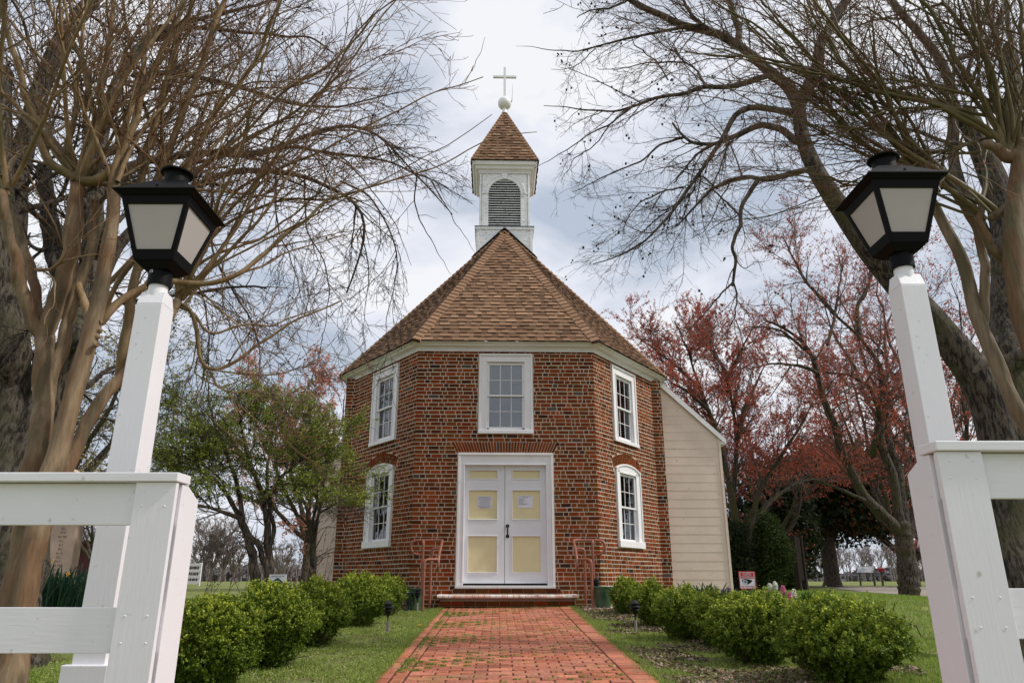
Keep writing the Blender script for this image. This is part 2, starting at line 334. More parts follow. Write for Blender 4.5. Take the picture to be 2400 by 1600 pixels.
# ------------------------------------------------------------------ brickwork
BP = [(.20, .044, .011), (.16, .038, .011), (.22, .046, .013), (.12, .032, .011), (.16, .050, .012), (.24, .054, .017), (.09, .026, .011), (.14, .044, .011), (.19, .038, .012), (.16, .040, .011), (.15, .050, .014)]
BD = [(.050, .020, .015), (.07, .030, .018), (.085, .070, .066), (.040, .022, .020)]
def brick_col(header=False):
    c = random.choice(BD) if random.random() < (.11 if header else .04) else random.choice(BP)
    k = random.uniform(.8, 1.2); return tuple(a * k for a in c)
def one_brick(mb, u0, u1, z0, z1, col, j=.0035, d=.005):
    R = random.uniform
    o = [(u0, z0), (u1, z0), (u1, z1), (u0, z1)]
    f = [(u0 + .004 + R(0, j), z0 + .003 + R(-.002, j)), (u1 - .004 - R(0, j), z0 + .003 + R(-.002, j)), (u1 - .004 - R(0, j), z1 - .003 - R(0, j)), (u0 + .004 + R(0, j), z1 - .003 - R(0, j))]
    # mid-edge points make the arrises wander
    fm = [((f[i][0] + f[(i + 1) % 4][0]) / 2 + R(-.003, .003), (f[i][1] + f[(i + 1) % 4][1]) / 2 + R(-.003, .003)) for i in range(4)]
    ring = [f[0], fm[0], f[1], fm[1], f[2], fm[2], f[3], fm[3]]
    om = [((o[i][0] + o[(i + 1) % 4][0]) / 2, (o[i][1] + o[(i + 1) % 4][1]) / 2) for i in range(4)]
    oring = [o[0], om[0], o[1], om[1], o[2], om[2], o[3], om[3]]
    dd = [-(d + R(-.0018, .002)) for _ in range(8)]
    vs = [(p[0], .002, p[1]) for p in oring] + [(p[0], dd[i], p[1]) for i, p in enumerate(ring)]
    mb.add(vs, [tuple(range(8, 16))] + [(i, (i + 1) % 8, (i + 1) % 8 + 8, i + 8) for i in range(8)], col)
def brick_wall(name, parent, loc, rz, u0, u1, z0, z1, holes=(), arches=(), jack=None, topcut=None, seed=1):
    """holes: (u0,u1,z0,z1) rectangles; arches: (uc, halfw, spring, rise, ring) segmental; jack: (ub0,ub1,ut0,ut1,z0,z1)"""
    random.seed(seed); mb = MB(); pitch = .0805; nrow = int((z1 - z0) / pitch + .5); pitch = (z1 - z0) / nrow
    arcs = []
    for (uc, hw, sp, rise, ring) in arches:
        R = (hw * hw + rise * rise) / (2 * rise); arcs.append((uc, hw, sp, rise, ring, R, sp + rise - R, math.asin((hw + .05) / R)))
    def excl(z):
        ex = []
        for h in holes:
            if h[2] < z < h[3]: ex.append((h[0], h[1]))
        for (uc, hw, sp, rise, ring, R, zc, A) in arcs:
            Ro = R + ring - .022
            if z > zc:
                dz = z - zc
                if dz < Ro:
                    w = math.sqrt(Ro * Ro - dz * dz)
                    w = min(w, dz * math.tan(A)) if z > zc + R * math.cos(A) else 0
                    if w > 0: ex.append((uc - w, uc + w))
        if jack and jack[4] < z < jack[5]:
            t = (z - jack[4]) / (jack[5] - jack[4]); ex.append((jack[0] + (jack[2] - jack[0]) * t, jack[1] + (jack[3] - jack[1]) * t))
        return ex
    for r in range(nrow):
        zl = z0 + r * pitch; zh = zl + pitch; ex = []
        for q in (zl + .018, (zl + zh) / 2, zh - .018): ex += excl(q)
        u = u0 - random.uniform(0, .04); k = r % 2; first = True
        if r % 2: u -= .165
        wav = lambda uu: .0035 * math.sin(uu * 2.1 + r * .7) + .002 * math.sin(uu * 5.3 + r * 1.9)
        while u < u1 - .02:
            w = (.212 if k % 2 == 0 else .108) + random.uniform(-.012, .012)
            if random.random() < .06: w = .07
            a, b = max(u, u0 - .013), min(u + w, u1 + .013)
            parts = [(a, b)]
            for (p, q) in ex:
                np_ = []
                for (s_, t_) in parts:
                    if q <= s_ or p >= t_: np_.append((s_, t_))
                    else:
                        if p - .008 > s_: np_.append((s_, p - .008))
                        if q + .008 < t_: np_.append((q + .008, t_))
                parts = np_
            for (s_, t_) in parts:
                if t_ - s_ > .03:
                    hd = t_ - s_ < .13; jt = random.uniform(.0048, .0075); m_ = wav((s_ + t_) / 2)
                    one_brick(mb, s_ + jt, t_ - jt, zl + .0068 + m_ + random.uniform(-.001, .002), zh - .0068 + m_, brick_col(hd))
            u += w; k += 1
    for (uc, hw, sp, rise, ring, R, zc, A) in arcs:
        n = max(9, int(2 * A * (R + ring / 2) / .082))
        for i in range(n):
            a0 = -A + 2 * A * i / n; a1 = -A + 2 * A * (i + 1) / n; am = (a0 + a1) / 2
            split = [(.012, ring * .62), (ring * .65, ring - .008)] if i % 2 else [(.012, ring * .36), (ring * .39, ring - .008)]
            for (ra, rb) in split:
                e = .010; pts = []
                for (aa, rr, sg) in ((a0, ra, 1), (a1, ra, -1), (a1, rb, -1), (a0, rb, 1)):
                    rr2 = R + rr; pts.append((uc + rr2 * math.sin(aa) + sg * e * math.cos(am), zc + rr2 * math.cos(aa) - sg * e * math.sin(am)))
                c = brick_col(); vs = [(p[0], .002, p[1]) for p in pts] + [(p[0] * .96 + (sum(q[0] for q in pts) / 4) * .04, -.010 + random.uniform(-.002, .002), p[1] * .97 + (sum(q[1] for q in pts) / 4) * .03) for p in pts]
                mb.add(vs, [(4, 5, 6, 7), (0, 1, 5, 4), (1, 2, 6, 5), (2, 3, 7, 6), (3, 0, 4, 7)], c)
    if jack:
        b0, b1, t0, t1, za, zb = jack; n = 36
        for i in range(n):
            fa, fb = i / n, (i + 1) / n; c = brick_col()
            lean = .05
            def U(fr, top):
                base = b0 + (b1 - b0) * fr if not top else t0 + (t1 - t0) * fr
                return base
            skew = (fa + fb - 1)
            pts = [(U(fa, 0) + .006, za + .006), (U(fb, 0) - .006, za + .006 + random.uniform(0, .008)), (U(fb, 1) - .007 + skew * lean, zb - .006), (U(fa, 1) + .007 + skew * lean, zb - .006 - random.uniform(0, .008))]
            vs = [(p[0], .002, p[1]) for p in pts] + [(p[0], -.010 + random.uniform(-.002, .002), p[1]) for p in pts]
            mb.add(vs, [(4, 5, 6, 7), (0, 1, 5, 4), (1, 2, 6, 5), (2, 3, 7, 6), (3, 0, 4, 7)], c)
    w = mb.build(name, M_brick, parent, loc, (0, 0, rz))
    # mortar slab with real openings
    ms = MB(); us = sorted({u0, u1, *[h[0] for h in holes], *[h[1] for h in holes]}); zs = sorted({z0, z1, *[h[2] for h in holes], *[h[3] for h in holes]})
    us = [u for u in us if u0 <= u <= u1]; zs = [z for z in zs if z0 <= z <= z1]
    for i in range(len(us) - 1):
        for j in range(len(zs) - 1):
            uc, zc_ = (us[i] + us[i + 1]) / 2, (zs[j] + zs[j + 1]) / 2
            if any(h[0] < uc < h[1] and h[2] < zc_ < h[3] for h in holes): continue
            ms.add([(us[i], 0, zs[j]), (us[i + 1], 0, zs[j]), (us[i + 1], 0, zs[j + 1]), (us[i], 0, zs[j + 1])], [(0, 1, 2, 3)])
    for h in holes:                        # reveals
        for (a, b) in (((h[0], h[2]), (h[0], h[3])), ((h[1], h[3]), (h[1], h[2])), ((h[0], h[3]), (h[1], h[3])), ((h[1], h[2]), (h[0], h[2]))):
            ms.add([(a[0], 0, a[1]), (b[0], 0, b[1]), (b[0], .2, b[1]), (a[0], .2, a[1])], [(0, 1, 2, 3)])
    for (uc, hw, sp, rise, ring, R, zc, A) in arcs:      # fill above the curve up to the square head of the hole
        K = 16; top = sp + rise + .0
        for i in range(K):
            ua = -hw + 2 * hw * i / K; ub = -hw + 2 * hw * (i + 1) / K
            za = zc + math.sqrt(R * R - ua * ua); zb = zc + math.sqrt(R * R - ub * ub)
            ms.add([(uc + ua, 0, za), (uc + ub, 0, zb), (uc + ub, 0, top + .001), (uc + ua, 0, top + .001)], [(0, 1, 2, 3)])
    ms.build('mortar', M_mortar, w)
    return w

YAW = math.radians(1.4)
church = empty('church', (-.127, 14.4, 0), YAW, 'old red brick chapel with brown hipped shingle roof and white belfry', 'church')
HW = 1.805; FX, FY = 3.50, 2.30; FL = math.hypot(FX - HW, FY); FA = math.atan2(FY, FX - HW)
ZT = 5.0
WIN_UP = (-.57, .57, 3.26, 4.93); 
def hole(c, t): return (c + t[0], c + t[1], t[2], t[3])
LOWH = (-.57, .57, 1.15, 2.82)
front = brick_wall('front_wall', church, (0, 0, 0), 0, -HW, HW, -.1, ZT + .02, holes=[(-.555, .555, 3.27, 4.94), (-.94, .94, .38, 2.88)], jack=(-.98, .965, -1.03, 1.015, 2.885, 3.105), seed=3)
RC, LC = 1.36, FL - 1.36
rw = brick_wall('angled_wall', church, (HW, 0, 0), FA, 0, FL, -.1, ZT + .02, holes=[hole(RC, WIN_UP), hole(RC, LOWH)], arches=[(RC, .57, 2.70, .12, .22)], seed=4)
lw = brick_wall('angled_wall', church, (-FX, FY, 0), -FA, 0, FL, -.1, ZT + .02, holes=[hole(LC, WIN_UP), hole(LC, LOWH)], arches=[(LC, .57, 2.70, .12, .22)], seed=5)
brick_wall('nave_front_wall', church, (FX, FY, 0), 0, 0, .22, -.1, ZT + .02, seed=6)
brick_wall('nave_front_wall', church, (-3.72, FY, 0), 0, 0, .22, -.1, ZT + .02, seed=8)
brick_wall('nave_side_wall', church, (-3.72, FY + 7.8, 0), -math.pi / 2, 0, 7.8, -.1, ZT + .02, seed=9)
brick_wall('nave_side_wall', church, (3.72, FY, 0), math.pi / 2, 0, 7.8, -.1, ZT + .02, seed=10)
bk = MB(); bk.box(-3.72, 3.72, FY + 7.80, FY + 7.9, -.1, 5.0); bk.prism([(-3.72, 5.0), (3.72, 5.0), (0, 9.1)], FY + 7.8, FY + 7.9); bk.build('rear_gable_wall', M_mortar, church)

# windows -------------------------------------------------------------
def window(parent, loc, rz, zb, zt, gz0, gz1, arched=False, curtain=M_curtain, hw=.57, ghw=.335, label=None):
    m = MB(); R = None
    zs = 2.70
    if arched:
        rise = .12; R = (hw * hw + rise * rise) / (2 * rise); zc = zs + rise - R
        def arc(h_, rr, n=14): return [(h_ * (1 - 2 * i / n), zc + math.sqrt(rr * rr - (h_ * (1 - 2 * i / n)) ** 2)) for i in range(n + 1)]
        ci = ghw + .045
        # outer casing ring: legs and curved head
        for sg in (-1, 1):
            m.box(min(sg * ci, sg * hw), max(sg * ci, sg * hw), -.022, .09, zb + .09, zs - .03)
            m.box(min(sg * (hw - .035), sg * hw), max(sg * (hw - .035), sg * hw), -.045, -.022, zb + .09, zs - .03)
        top = arc(hw, R); m.prism([(hw, zs - .03)] + top + [(-hw, zs - .03)], -.022, .09) if False else None
        pts_o = arc(hw, R); zi = gz1 + .06
        n = len(pts_o)
        for i in range(n - 1):
            (xa, za), (xb, zb_) = pts_o[i], pts_o[i + 1]
            m.add([(xa, -.022, min(zi, za - .02)), (xb, -.022, min(zi, zb_ - .02)), (xb, -.022, zb_), (xa, -.022, za), (xa, .09, min(zi, za - .02)), (xb, .09, min(zi, zb_ - .02)), (xb, .09, zb_), (xa, .09, za)], [(0, 3, 2, 1), (4, 5, 6, 7), (0, 1, 5, 4), (3, 7, 6, 2)])
            m.add([(xa, -.045, za - .035), (xb, -.045, zb_ - .035), (xb, -.045, zb_), (xa, -.045, za), (xa, -.02, za - .035), (xb, -.02, zb_ - .035), (xb, -.02, zb_), (xa, -.02, za)], [(0, 3, 2, 1), (0, 1, 5, 4), (3, 7, 6, 2)])
        m.box(-hw, -ci, -.022, .09, zs - .03, min(zi, zs)); m.box(ci, hw, -.022, .09, zs - .03, min(zi, zs))
        m.box(-ci - .02, ci + .02, -.034, -.022, zi - .012, zi + .02)
        top_in = zi
    else:
        cw = hw - ghw - .045; ci = hw - cw
        th = zt - gz1 - .06
        for sg in (-1, 1):
            m.box(min(sg * ci, sg * hw), max(sg * ci, sg * hw), -.020, .09, zb, zt - th)
            m.box(min(sg * (hw - .04), sg * hw), max(sg * (hw - .04), sg * hw), -.045, -.020, zb, zt - .045)
            m.box(min(sg * ci, sg * (ci + .022)), max(sg * ci, sg * (ci + .022)), -.034, -.020, zb + .06, zt - th - .003)
        m.box(-hw, hw, -.020, .09, zt - th, zt)
        m.box(-hw, hw, -.048, -.020, zt - .042, zt - .002)
        m.box(-ci - .024, ci + .024, -.040, -.020, zt - th, zt - th + .03)
        m.box(-ci, ci, -.016, .09, zb, gz0 - .055)
        top_in = zt - th
    wo = m.build('window', M_trim, parent, loc, (0, 0, rz), bevel=.004)
    sl = MB()
    if arched: sl.box(-hw - .015, hw + .015, -.065, .09, zb - .04, zb + .088)
    else: sl.box(-hw - .004, hw + .004, -.055, -.018, zb - .012, zb + .055)
    sl.build('sill', M_trim, wo, bevel=.004)
    zm = (gz0 + gz1) / 2; fr = .045
    for k, (za, zb2, y) in enumerate(((zm, gz1, .045), (gz0, zm, .075))):
        sa = MB(); t = .035
        sa.box(-ghw - fr, -ghw, y - t, y, za - .02, zb2 + (.055 if k == 0 else .02)); sa.box(ghw, ghw + fr, y - t, y, za - .02, zb2 + (.055 if k == 0 else .02))
        sa.box(-ghw, ghw, y - t + .002, y, zb2 if k == 0 else zb2 - .018, zb2 + (.053 if k == 0 else .018)); sa.box(-ghw, ghw, y - t + .002, y, za - (.018 if k == 0 else .05), za + (.016 if k == 0 else 0))
        sa.build('sash', M_trim, wo, bevel=.002)
        mu = MB(); gw = .006; za_, zb_ = za + .002, zb2 - .002
        for j in (1, 2): x = -ghw + 2 * ghw * j / 3; mu.box(x - gw, x + gw, y - .022, y - .010, za_, zb_)
        zz = (za_ + zb_) / 2; mu.box(-ghw, ghw, y - .021, y - .011, zz - gw, zz + gw)
        mu.build('glazing_bar', M_trim, wo)
        gl = MB(); gl.box(-ghw - .005, ghw + .005, y - .010, y - .006, za_ - .01, zb_ + .01); gl.build('glass', M_glass, wo)
    cu = MB()
    if curtain is M_curtain:
        nn = 48; v = []
        for i in range(nn + 1):
            x = -.42 + .84 * i / nn; yy = .17 + .012 * math.sin(i * .9) + .006 * math.sin(i * 2.3); v += [(x, yy, gz0 - .1), (x, yy, gz1 + .1)]
        cu.add(v, [(2 * i, 2 * i + 2, 2 * i + 3, 2 * i + 1) for i in range(nn)]); cu.build('curtain', curtain, wo, smooth=80)
    elif curtain is M_blind:
        cu.box(-.42, .42, .12, .125, gz0 - .1, gz1 + .1); cu.build('blind', curtain, wo)
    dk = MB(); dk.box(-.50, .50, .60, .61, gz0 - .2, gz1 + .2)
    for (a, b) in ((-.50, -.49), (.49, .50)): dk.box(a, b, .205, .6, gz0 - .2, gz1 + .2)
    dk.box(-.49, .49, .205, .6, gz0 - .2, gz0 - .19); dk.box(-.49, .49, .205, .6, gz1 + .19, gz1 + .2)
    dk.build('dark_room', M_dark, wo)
    return wo
window(church, (0, 0, 0), 0, 3.275, 4.935, 3.41, 4.70, curtain=M_blind, hw=.55)
def onface(base, ang, u): return (base[0] + math.cos(ang) * u, base[1] + math.sin(ang) * u, 0)
window(church, onface((HW, 0), FA, RC), FA, 3.265, 4.925, 3.40, 4.67, curtain=None)
window(church, onface((HW, 0), FA, RC), FA, 1.15, 2.85, 1.28, 2.56, arched=True)
window(church, onface((-FX, FY), -FA, LC), -FA, 3.265, 4.925, 3.40, 4.67, curtain=None)
window(church, onface((-FX, FY), -FA, LC), -FA, 1.15, 2.85, 1.28, 2.56, arched=True, curtain=None)

# door -----------------------------------------------------------------
m = MB()
for sg in (-1, 1):
    a, b = sorted((sg * .80, sg * .937)); m.box(a, b, -.015, .12, .385, 2.64)
    a, b = sorted((sg * .895, sg * .937)); m.box(a, b, -.045, -.015, .385, 2.83)
    a, b = sorted((sg * .80, sg * .825)); m.box(a, b, -.030, -.015, .40, 2.64)
m.box(-.937, .937, -.015, .12, 2.64, 2.877); m.box(-.937, .937, -.048, -.015, 2.832, 2.874); m.box(-.825, .825, -.032, -.015, 2.64, 2.665)
m.box(-.945, .945, -.07, .12, .335, .383)
dframe = m.build('door_frame', M_trim, church, bevel=.004)
for side, (x0, x1, px0, px1) in (('l', (-.80, -.016, -.715, -.165)), ('r', (-.008, .80, .137, .677))):
    d = MB(); rows = [(.618, 1.285), (1.602, 2.157), (2.380, 2.545)]
    d.box(x0, px0, .07, .11, .42, 2.64); d.box(px1, x1, .07, .11, .42, 2.64)
    zprev = .42
    for (a, b) in rows + [(2.64, 2.64)]:
        d.box(px0, px1, .0705, .11, zprev, a); zprev = b
    dr = d.build('door', M_doorw, church, bevel=.003)
    p = MB()
    for (a, b) in rows: p.box(px0, px1, .092, .10, a, b)
    p.build('panel', M_yellow, dr)
    p = MB()
    for (a, b) in rows:
        t = .018
        p.box(px0 - .004, px1 + .004, .060, .075, b - .004, b + t); p.box(px0 - .004, px1 + .004, .060, .075, a - t, a + .004)
        p.box(px0 - t, px0 + .002, .061, .075, a - t, b + t); p.box(px1 - .002, px1 + t, .061, .075, a - t, b + t)
    p.build('panel_moulding', M_doorw, dr, bevel=.004)
    if side == 'r':
        h = MB(); xh = .043
        for zc in (1.475, 1.285):
            h.lathe([(0, -.016), (.036, -.012), (.036, 0), (.012, .006)], 16, M=Matrix.Translation((xh, .066, zc)) @ Matrix.Rotation(math.pi / 2, 4, 'X'))
        h.tube([(xh, .06, 1.475), (xh, .030, 1.462), (xh, .014, 1.42), (xh, .010, 1.38), (xh, .014, 1.34), (xh, .030, 1.298), (xh, .06, 1.285)], [.014, .015, .013, .016, .013, .015, .014], 10)
        h.build('handle', M_iron, dr, smooth=True)
    k = MB(); k.box(x0 + .01, x1 - .01, .052, .07, .425, .462); k.build('kick_strip', M_doorw, dr, bevel=.003)
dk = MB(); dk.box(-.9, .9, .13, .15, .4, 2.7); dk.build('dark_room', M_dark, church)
def notice(x0, x1, z0, z1, title, lines, label):
    cz = empty('paper_notice', (0, 0, 0), 0, label, 'notice', 'notices taped to the church doors')
    cz.parent = None
    # world placement of a point on the church
    Mx = Matrix.Translation((-.127, 14.4, 0)) @ Matrix.Rotation(YAW, 4, 'Z')
    cz.location = Mx @ Vector(((x0 + x1) / 2, .085, z0)); cz.rotation_euler = (0, 0, YAW)
    w = (x1 - x0) / 2; h = z1 - z0
    s = MB(); s.add([(-w, -.001, 0), (w, -.003, 0), (w, -.001, h), (-w, -.002, h), (-w, 0.002, 0), (w, 0.002, 0), (w, 0.002, h), (-w, 0.002, h)], [(0, 1, 2, 3), (4, 7, 6, 5), (0, 4, 5, 1), (2, 6, 7, 3), (1, 5, 6, 2), (0, 3, 7, 4)]); s.build('sheet', M_paper, cz)
    t = MB(); random.seed(len(lines))
    z = h - .022
    for (ind, wid, size, gap) in lines:
        x = -w + ind; end = -w + ind + wid
        while x < end:
            l_ = min(random.uniform(.008, .024), end - x); t.box(x, x + l_, -.0044, -.0034, z, z + size * .62); x += l_ + .004
        z -= gap
    t.build('printed_text', M_ink, cz)
    return cz
notice(-.552, -.259, 1.812, 2.042, '', [(.02, .25, .013, .022), (.015, .26, .008, .016), (.015, .26, .008, .016), (.015, .26, .008, .022), (.06, .17, .008, .016), (.015, .26, .008, .022), (.015, .26, .008, .016), (.05, .19, .008, .022), (.015, .26, .008, .020), (.015, .26, .008, .013), (.02, .25, .008, .013), (.06, .17, .008, .013)], 'white paper notice filled with centred print on the left church door')
notice(.245, .540, 1.824, 2.056, '', [(.02, .25, .013, .018), (.10, .10, .007, .022), (.015, .12, .007, .015), (.015, .10, .007, .015), (.015, .14, .007, .015), (.015, .08, .007, .015), (.015, .13, .007, .015), (.015, .09, .007, .022), (.015, .19, .009, .013), (.015, .16, .009, .013)], 'white paper notice with a short left aligned list on the right church door')

# cornice ---------------------------------------------------------------
def offset_corner(off):
    # corner of the front line y=-off and the angled line, and of the angled line with x = 3.8+off
    nx, ny = math.sin(FA), -math.cos(FA); c, s_ = math.cos(FA), math.sin(FA)
    px, py = HW + nx * off, ny * off
    t = (-off - py) / s_; a = (px + c * t, -off)
    t = (3.72 + off - px) / c; b = (3.72 + off, py + s_ * t)
    return a, b
cm = MB(); prof = [(.004, 4.985), (.030, 4.985), (.030, 5.020), (.050, 5.026), (.050, 5.048), (.09, 5.062), (.12, 5.078), (.14, 5.082), (.14, 5.102), (.18, 5.116), (.215, 5.132), (.215, 5.142), (.0, 5.148)]
rings = []
for (o_, z_) in prof:
    a, b = offset_corner(o_); rings.append([(-3.72 - o_, FY + 7.8, z_), (-b[0], b[1], z_), (-a[0], a[1], z_), (a[0], a[1], z_), (b[0], b[1], z_), (3.72 + o_, FY + 7.8, z_)])
nP = len(rings[0]); vs = [p for r in rings for p in r]
cm.add(vs, [(j * nP + k, j * nP + k + 1, (j + 1) * nP + k + 1, (j + 1) * nP + k) for j in range(len(prof) - 1) for k in range(nP - 1)])
cm.build('cornice', M_trim, church)

# roof ------------------------------------------------------------------
SP = [(.235, .136, .080), (.26, .154, .093), (.205, .118, .070), (.175, .100, .060), (.275, .167, .103), (.24, .140, .083), (.22, .127, .075), (.155, .090, .055)]
def shingle_plane(mb, A, B, poly, seed=1, expo=.142, side=1):
    """A: origin on the eave, B: another eave point (gives u axis); poly: list of 3D points of the plane, shingled up the slope"""
    R = random.Random(seed); A = Vector(A); B = Vector(B); U = (B - A).normalized()
    P3 = [Vector(p) for p in poly]; far = max(P3, key=lambda p: (p - A - U * (p - A).dot(U)).length)
    S = (far - A) - U * (far - A).dot(U); S.normalize(); Nn = U.cross(S).normalized()
    if Nn.z < 0: Nn = -Nn
    P2 = [((p - A).dot(U), (p - A).dot(S)) for p in P3]; smax = max(p[1] for p in P2)
    def span(s_):
        xs_ = []
        for i in range(len(P2)):
            (x1, y1), (x2, y2) = P2[i], P2[(i + 1) % len(P2)]
            if (y1 <= s_ < y2) or (y2 <= s_ < y1): xs_.append(x1 + (x2 - x1) * (s_ - y1) / (y2 - y1))
        return (min(xs_), max(xs_)) if len(xs_) >= 2 else None
    s_ = .0; row = 0
    while s_ < smax:
        s2 = min(s_ + expo, smax - .001)
        a = span(s_ + .001); b = span(s2)
        if not a: break
        if not b: b = ((a[0] + a[1]) / 2,) * 2
        base = R.uniform(.9, 1.1)
        u = min(a[0], b[0]) - R.uniform(0, .2); up = R.random() < .5
        while u < max(a[1], b[1]):
            w = R.uniform(.09, .26) if up else R.uniform(.08, .20)
            th = .026 if up else .014; off = R.uniform(-.003, .003)
            lo0, lo1 = max(u, a[0]), min(u + w, a[1]); hi0, hi1 = max(u, b[0]), min(u + w, b[1])
            if lo1 > lo0:
                if hi1 < hi0: hi0 = hi1 = min(max((lo0 + lo1) / 2, b[0]), b[1])
                c = R.choice(SP); k = R.uniform(.88, 1.12) * base * (1.05 if up else .82); c = tuple(q * k for q in c)
                q = lambda uu, ss, hh: A + U * uu + S * ss + Nn * hh
                mb.add([q(lo0, s_ - .008 + off, 0), q(lo1, s_ - .008 + off, 0), q(lo1, s_ - .008 + off, th), q(lo0, s_ - .008 + off, th), q(hi1, s2 + .01, .001), q(hi0, s2 + .01, .001)], [(3, 2, 4, 5), (0, 3, 5), (1, 4, 2)], c)
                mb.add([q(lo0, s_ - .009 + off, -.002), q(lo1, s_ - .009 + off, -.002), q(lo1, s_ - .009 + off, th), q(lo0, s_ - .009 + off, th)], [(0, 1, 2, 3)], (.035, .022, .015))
            u += w; up = not up
        s_ += expo; row += 1
def caps(mb, P0, P1, N1, N2, seed, w=.185, expo=.14):
    """overlapping cap shingles on a hip from P0 (low) to P1 (high); N1/N2 outward horizontal directions down each side"""
    R = random.Random(seed); P0 = Vector(P0); P1 = Vector(P1); D = (P1 - P0); Lg = D.length; D.normalize(); n = int(Lg / expo)
    for i in range(n):
        a = P0 + D * (i * expo - .01); b = P0 + D * min(i * expo + expo + .05, Lg); up = Vector((0, 0, 1)); c = R.choice(SP[:2] + SP[5:6]); k = R.uniform(.98, 1.15); c = tuple(q * k for q in c)
        t = .062; j = R.uniform(-.004, .004)
        w1, w2 = Vector(N1) * (w + j), Vector(N2) * (w - j)
        mb.add([a + up * t, a + w1 + up * .048, a + w2 + up * .048, b + up * .034, b + w1 + up * .022, b + w2 + up * .022, a - up * .01, a + w1 - up * .01, a + w2 - up * .01],
               [(0, 3, 4, 1), (0, 2, 5, 3), (1, 4, 7), (2, 8, 5)], c)
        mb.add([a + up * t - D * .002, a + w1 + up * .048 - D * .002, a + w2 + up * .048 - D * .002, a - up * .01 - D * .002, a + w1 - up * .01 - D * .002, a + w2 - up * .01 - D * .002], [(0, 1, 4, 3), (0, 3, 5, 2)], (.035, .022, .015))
EO = .235; (ax_, ay_), (bx_, by_) = offset_corner(EO); ZE = 5.148
APY, APZ = 2.92, 9.25
apex = (0, APY, APZ); BY = FY + 8.0
c1, c2, c3, c4 = (-ax_, ay_, ZE), (ax_, ay_, ZE), (bx_, by_, ZE), (-bx_, by_, ZE)
rb = MB()
rb.add([c1, c2, c3, c4, apex, (bx_, BY, ZE), (-bx_, BY, ZE), (0, BY, APZ)], [(0, 1, 4), (1, 2, 4), (3, 0, 4), (2, 5, 7, 4), (6, 3, 4, 7)])
rb.v = [(x, y, z - .004) for x, y, z in rb.v]
roof = rb.build('roof', M_shingle, church)
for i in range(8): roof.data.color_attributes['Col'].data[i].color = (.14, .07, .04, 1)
sm = MB()
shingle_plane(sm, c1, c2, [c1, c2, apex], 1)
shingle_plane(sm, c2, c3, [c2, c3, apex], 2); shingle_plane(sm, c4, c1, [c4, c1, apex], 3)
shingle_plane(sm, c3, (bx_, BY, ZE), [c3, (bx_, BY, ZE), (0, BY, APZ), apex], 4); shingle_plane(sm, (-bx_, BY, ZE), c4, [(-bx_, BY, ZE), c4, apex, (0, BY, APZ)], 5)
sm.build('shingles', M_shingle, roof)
def hipdirs(P0, P1, e1, e2):
    # directions perpendicular to the hip lying in each adjoining plane
    D = (Vector(P1) - Vector(P0)).normalized(); r_ = []
    for e_ in (e1, e2):
        v = Vector(e_) - Vector(P0); v = v - D * v.dot(D); r_.append(v.normalized())
    return r_
for (p, n1, n2, sd) in ((c1, c4, c2, 11), (c2, c3, c1, 12), (c3, (bx_, BY, ZE), c2, 13), (c4, (-bx_, BY, ZE), c1, 14)):
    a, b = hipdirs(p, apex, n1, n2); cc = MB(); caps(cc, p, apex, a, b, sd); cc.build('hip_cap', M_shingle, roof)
fa = MB()
for sg in (-1, 1):     # lead flashing up the roof slope against the belfry
    for k in range(3):
        t0, t1 = .02 + k * .33, .02 + (k + 1) * .33 + .03
        a = Vector((sg * .83 * (1 - t0) , APY - .005, APZ - .83 * (1 - t0) * 1.01 + .02)); b = Vector((sg * .83 * (1 - t1), APY - .005, APZ - .83 * (1 - t1) * 1.01 + .02))
        h = Vector((0, -.012 - .003 * k, .10)); 
        fa.add([a, b, b + Vector((0, 0, .11)), a + Vector((0, 0, .11)), a + Vector((sg * .05, -.13, -.02)), b + Vector((sg * .05, -.13, -.02))], [(0, 1, 2, 3), (0, 4, 5, 1)])
fa.build('flashing', M_lead, roof)

# belfry ------------------------------------------------------------------
TY = 3.69; b = MB()
hb = .745; b.box(-hb, hb, TY - hb, TY + hb, 8.0, 9.36)
belf = b.build('belfry', M_peel, church)
t = MB()
for z0, z1, o_ in ((9.30, 9.375, .03), (9.36, 9.392, .05)): t.box(-hb - o_, hb + o_, TY - hb - o_, TY + hb + o_, z0, z1) if o_ == .03 else None
for sg in (-1, 1): t.box(min(sg * hb, sg * (hb - .07)), max(sg * hb, sg * (hb - .07)), TY - hb - .012, TY - hb + .01, 8.2, 9.30)
t.build('base_trim', M_peel, belf, bevel=.004)
t = MB(); t.box(-hb - .045, hb + .045, TY - hb - .045, TY + hb + .045, 9.377, 9.397); t.build('lead_ledge', M_lead, belf)
hs = .665; oz, ow, osp = 9.42, .435, 10.43
sh = MB(); zt_ = 11.24
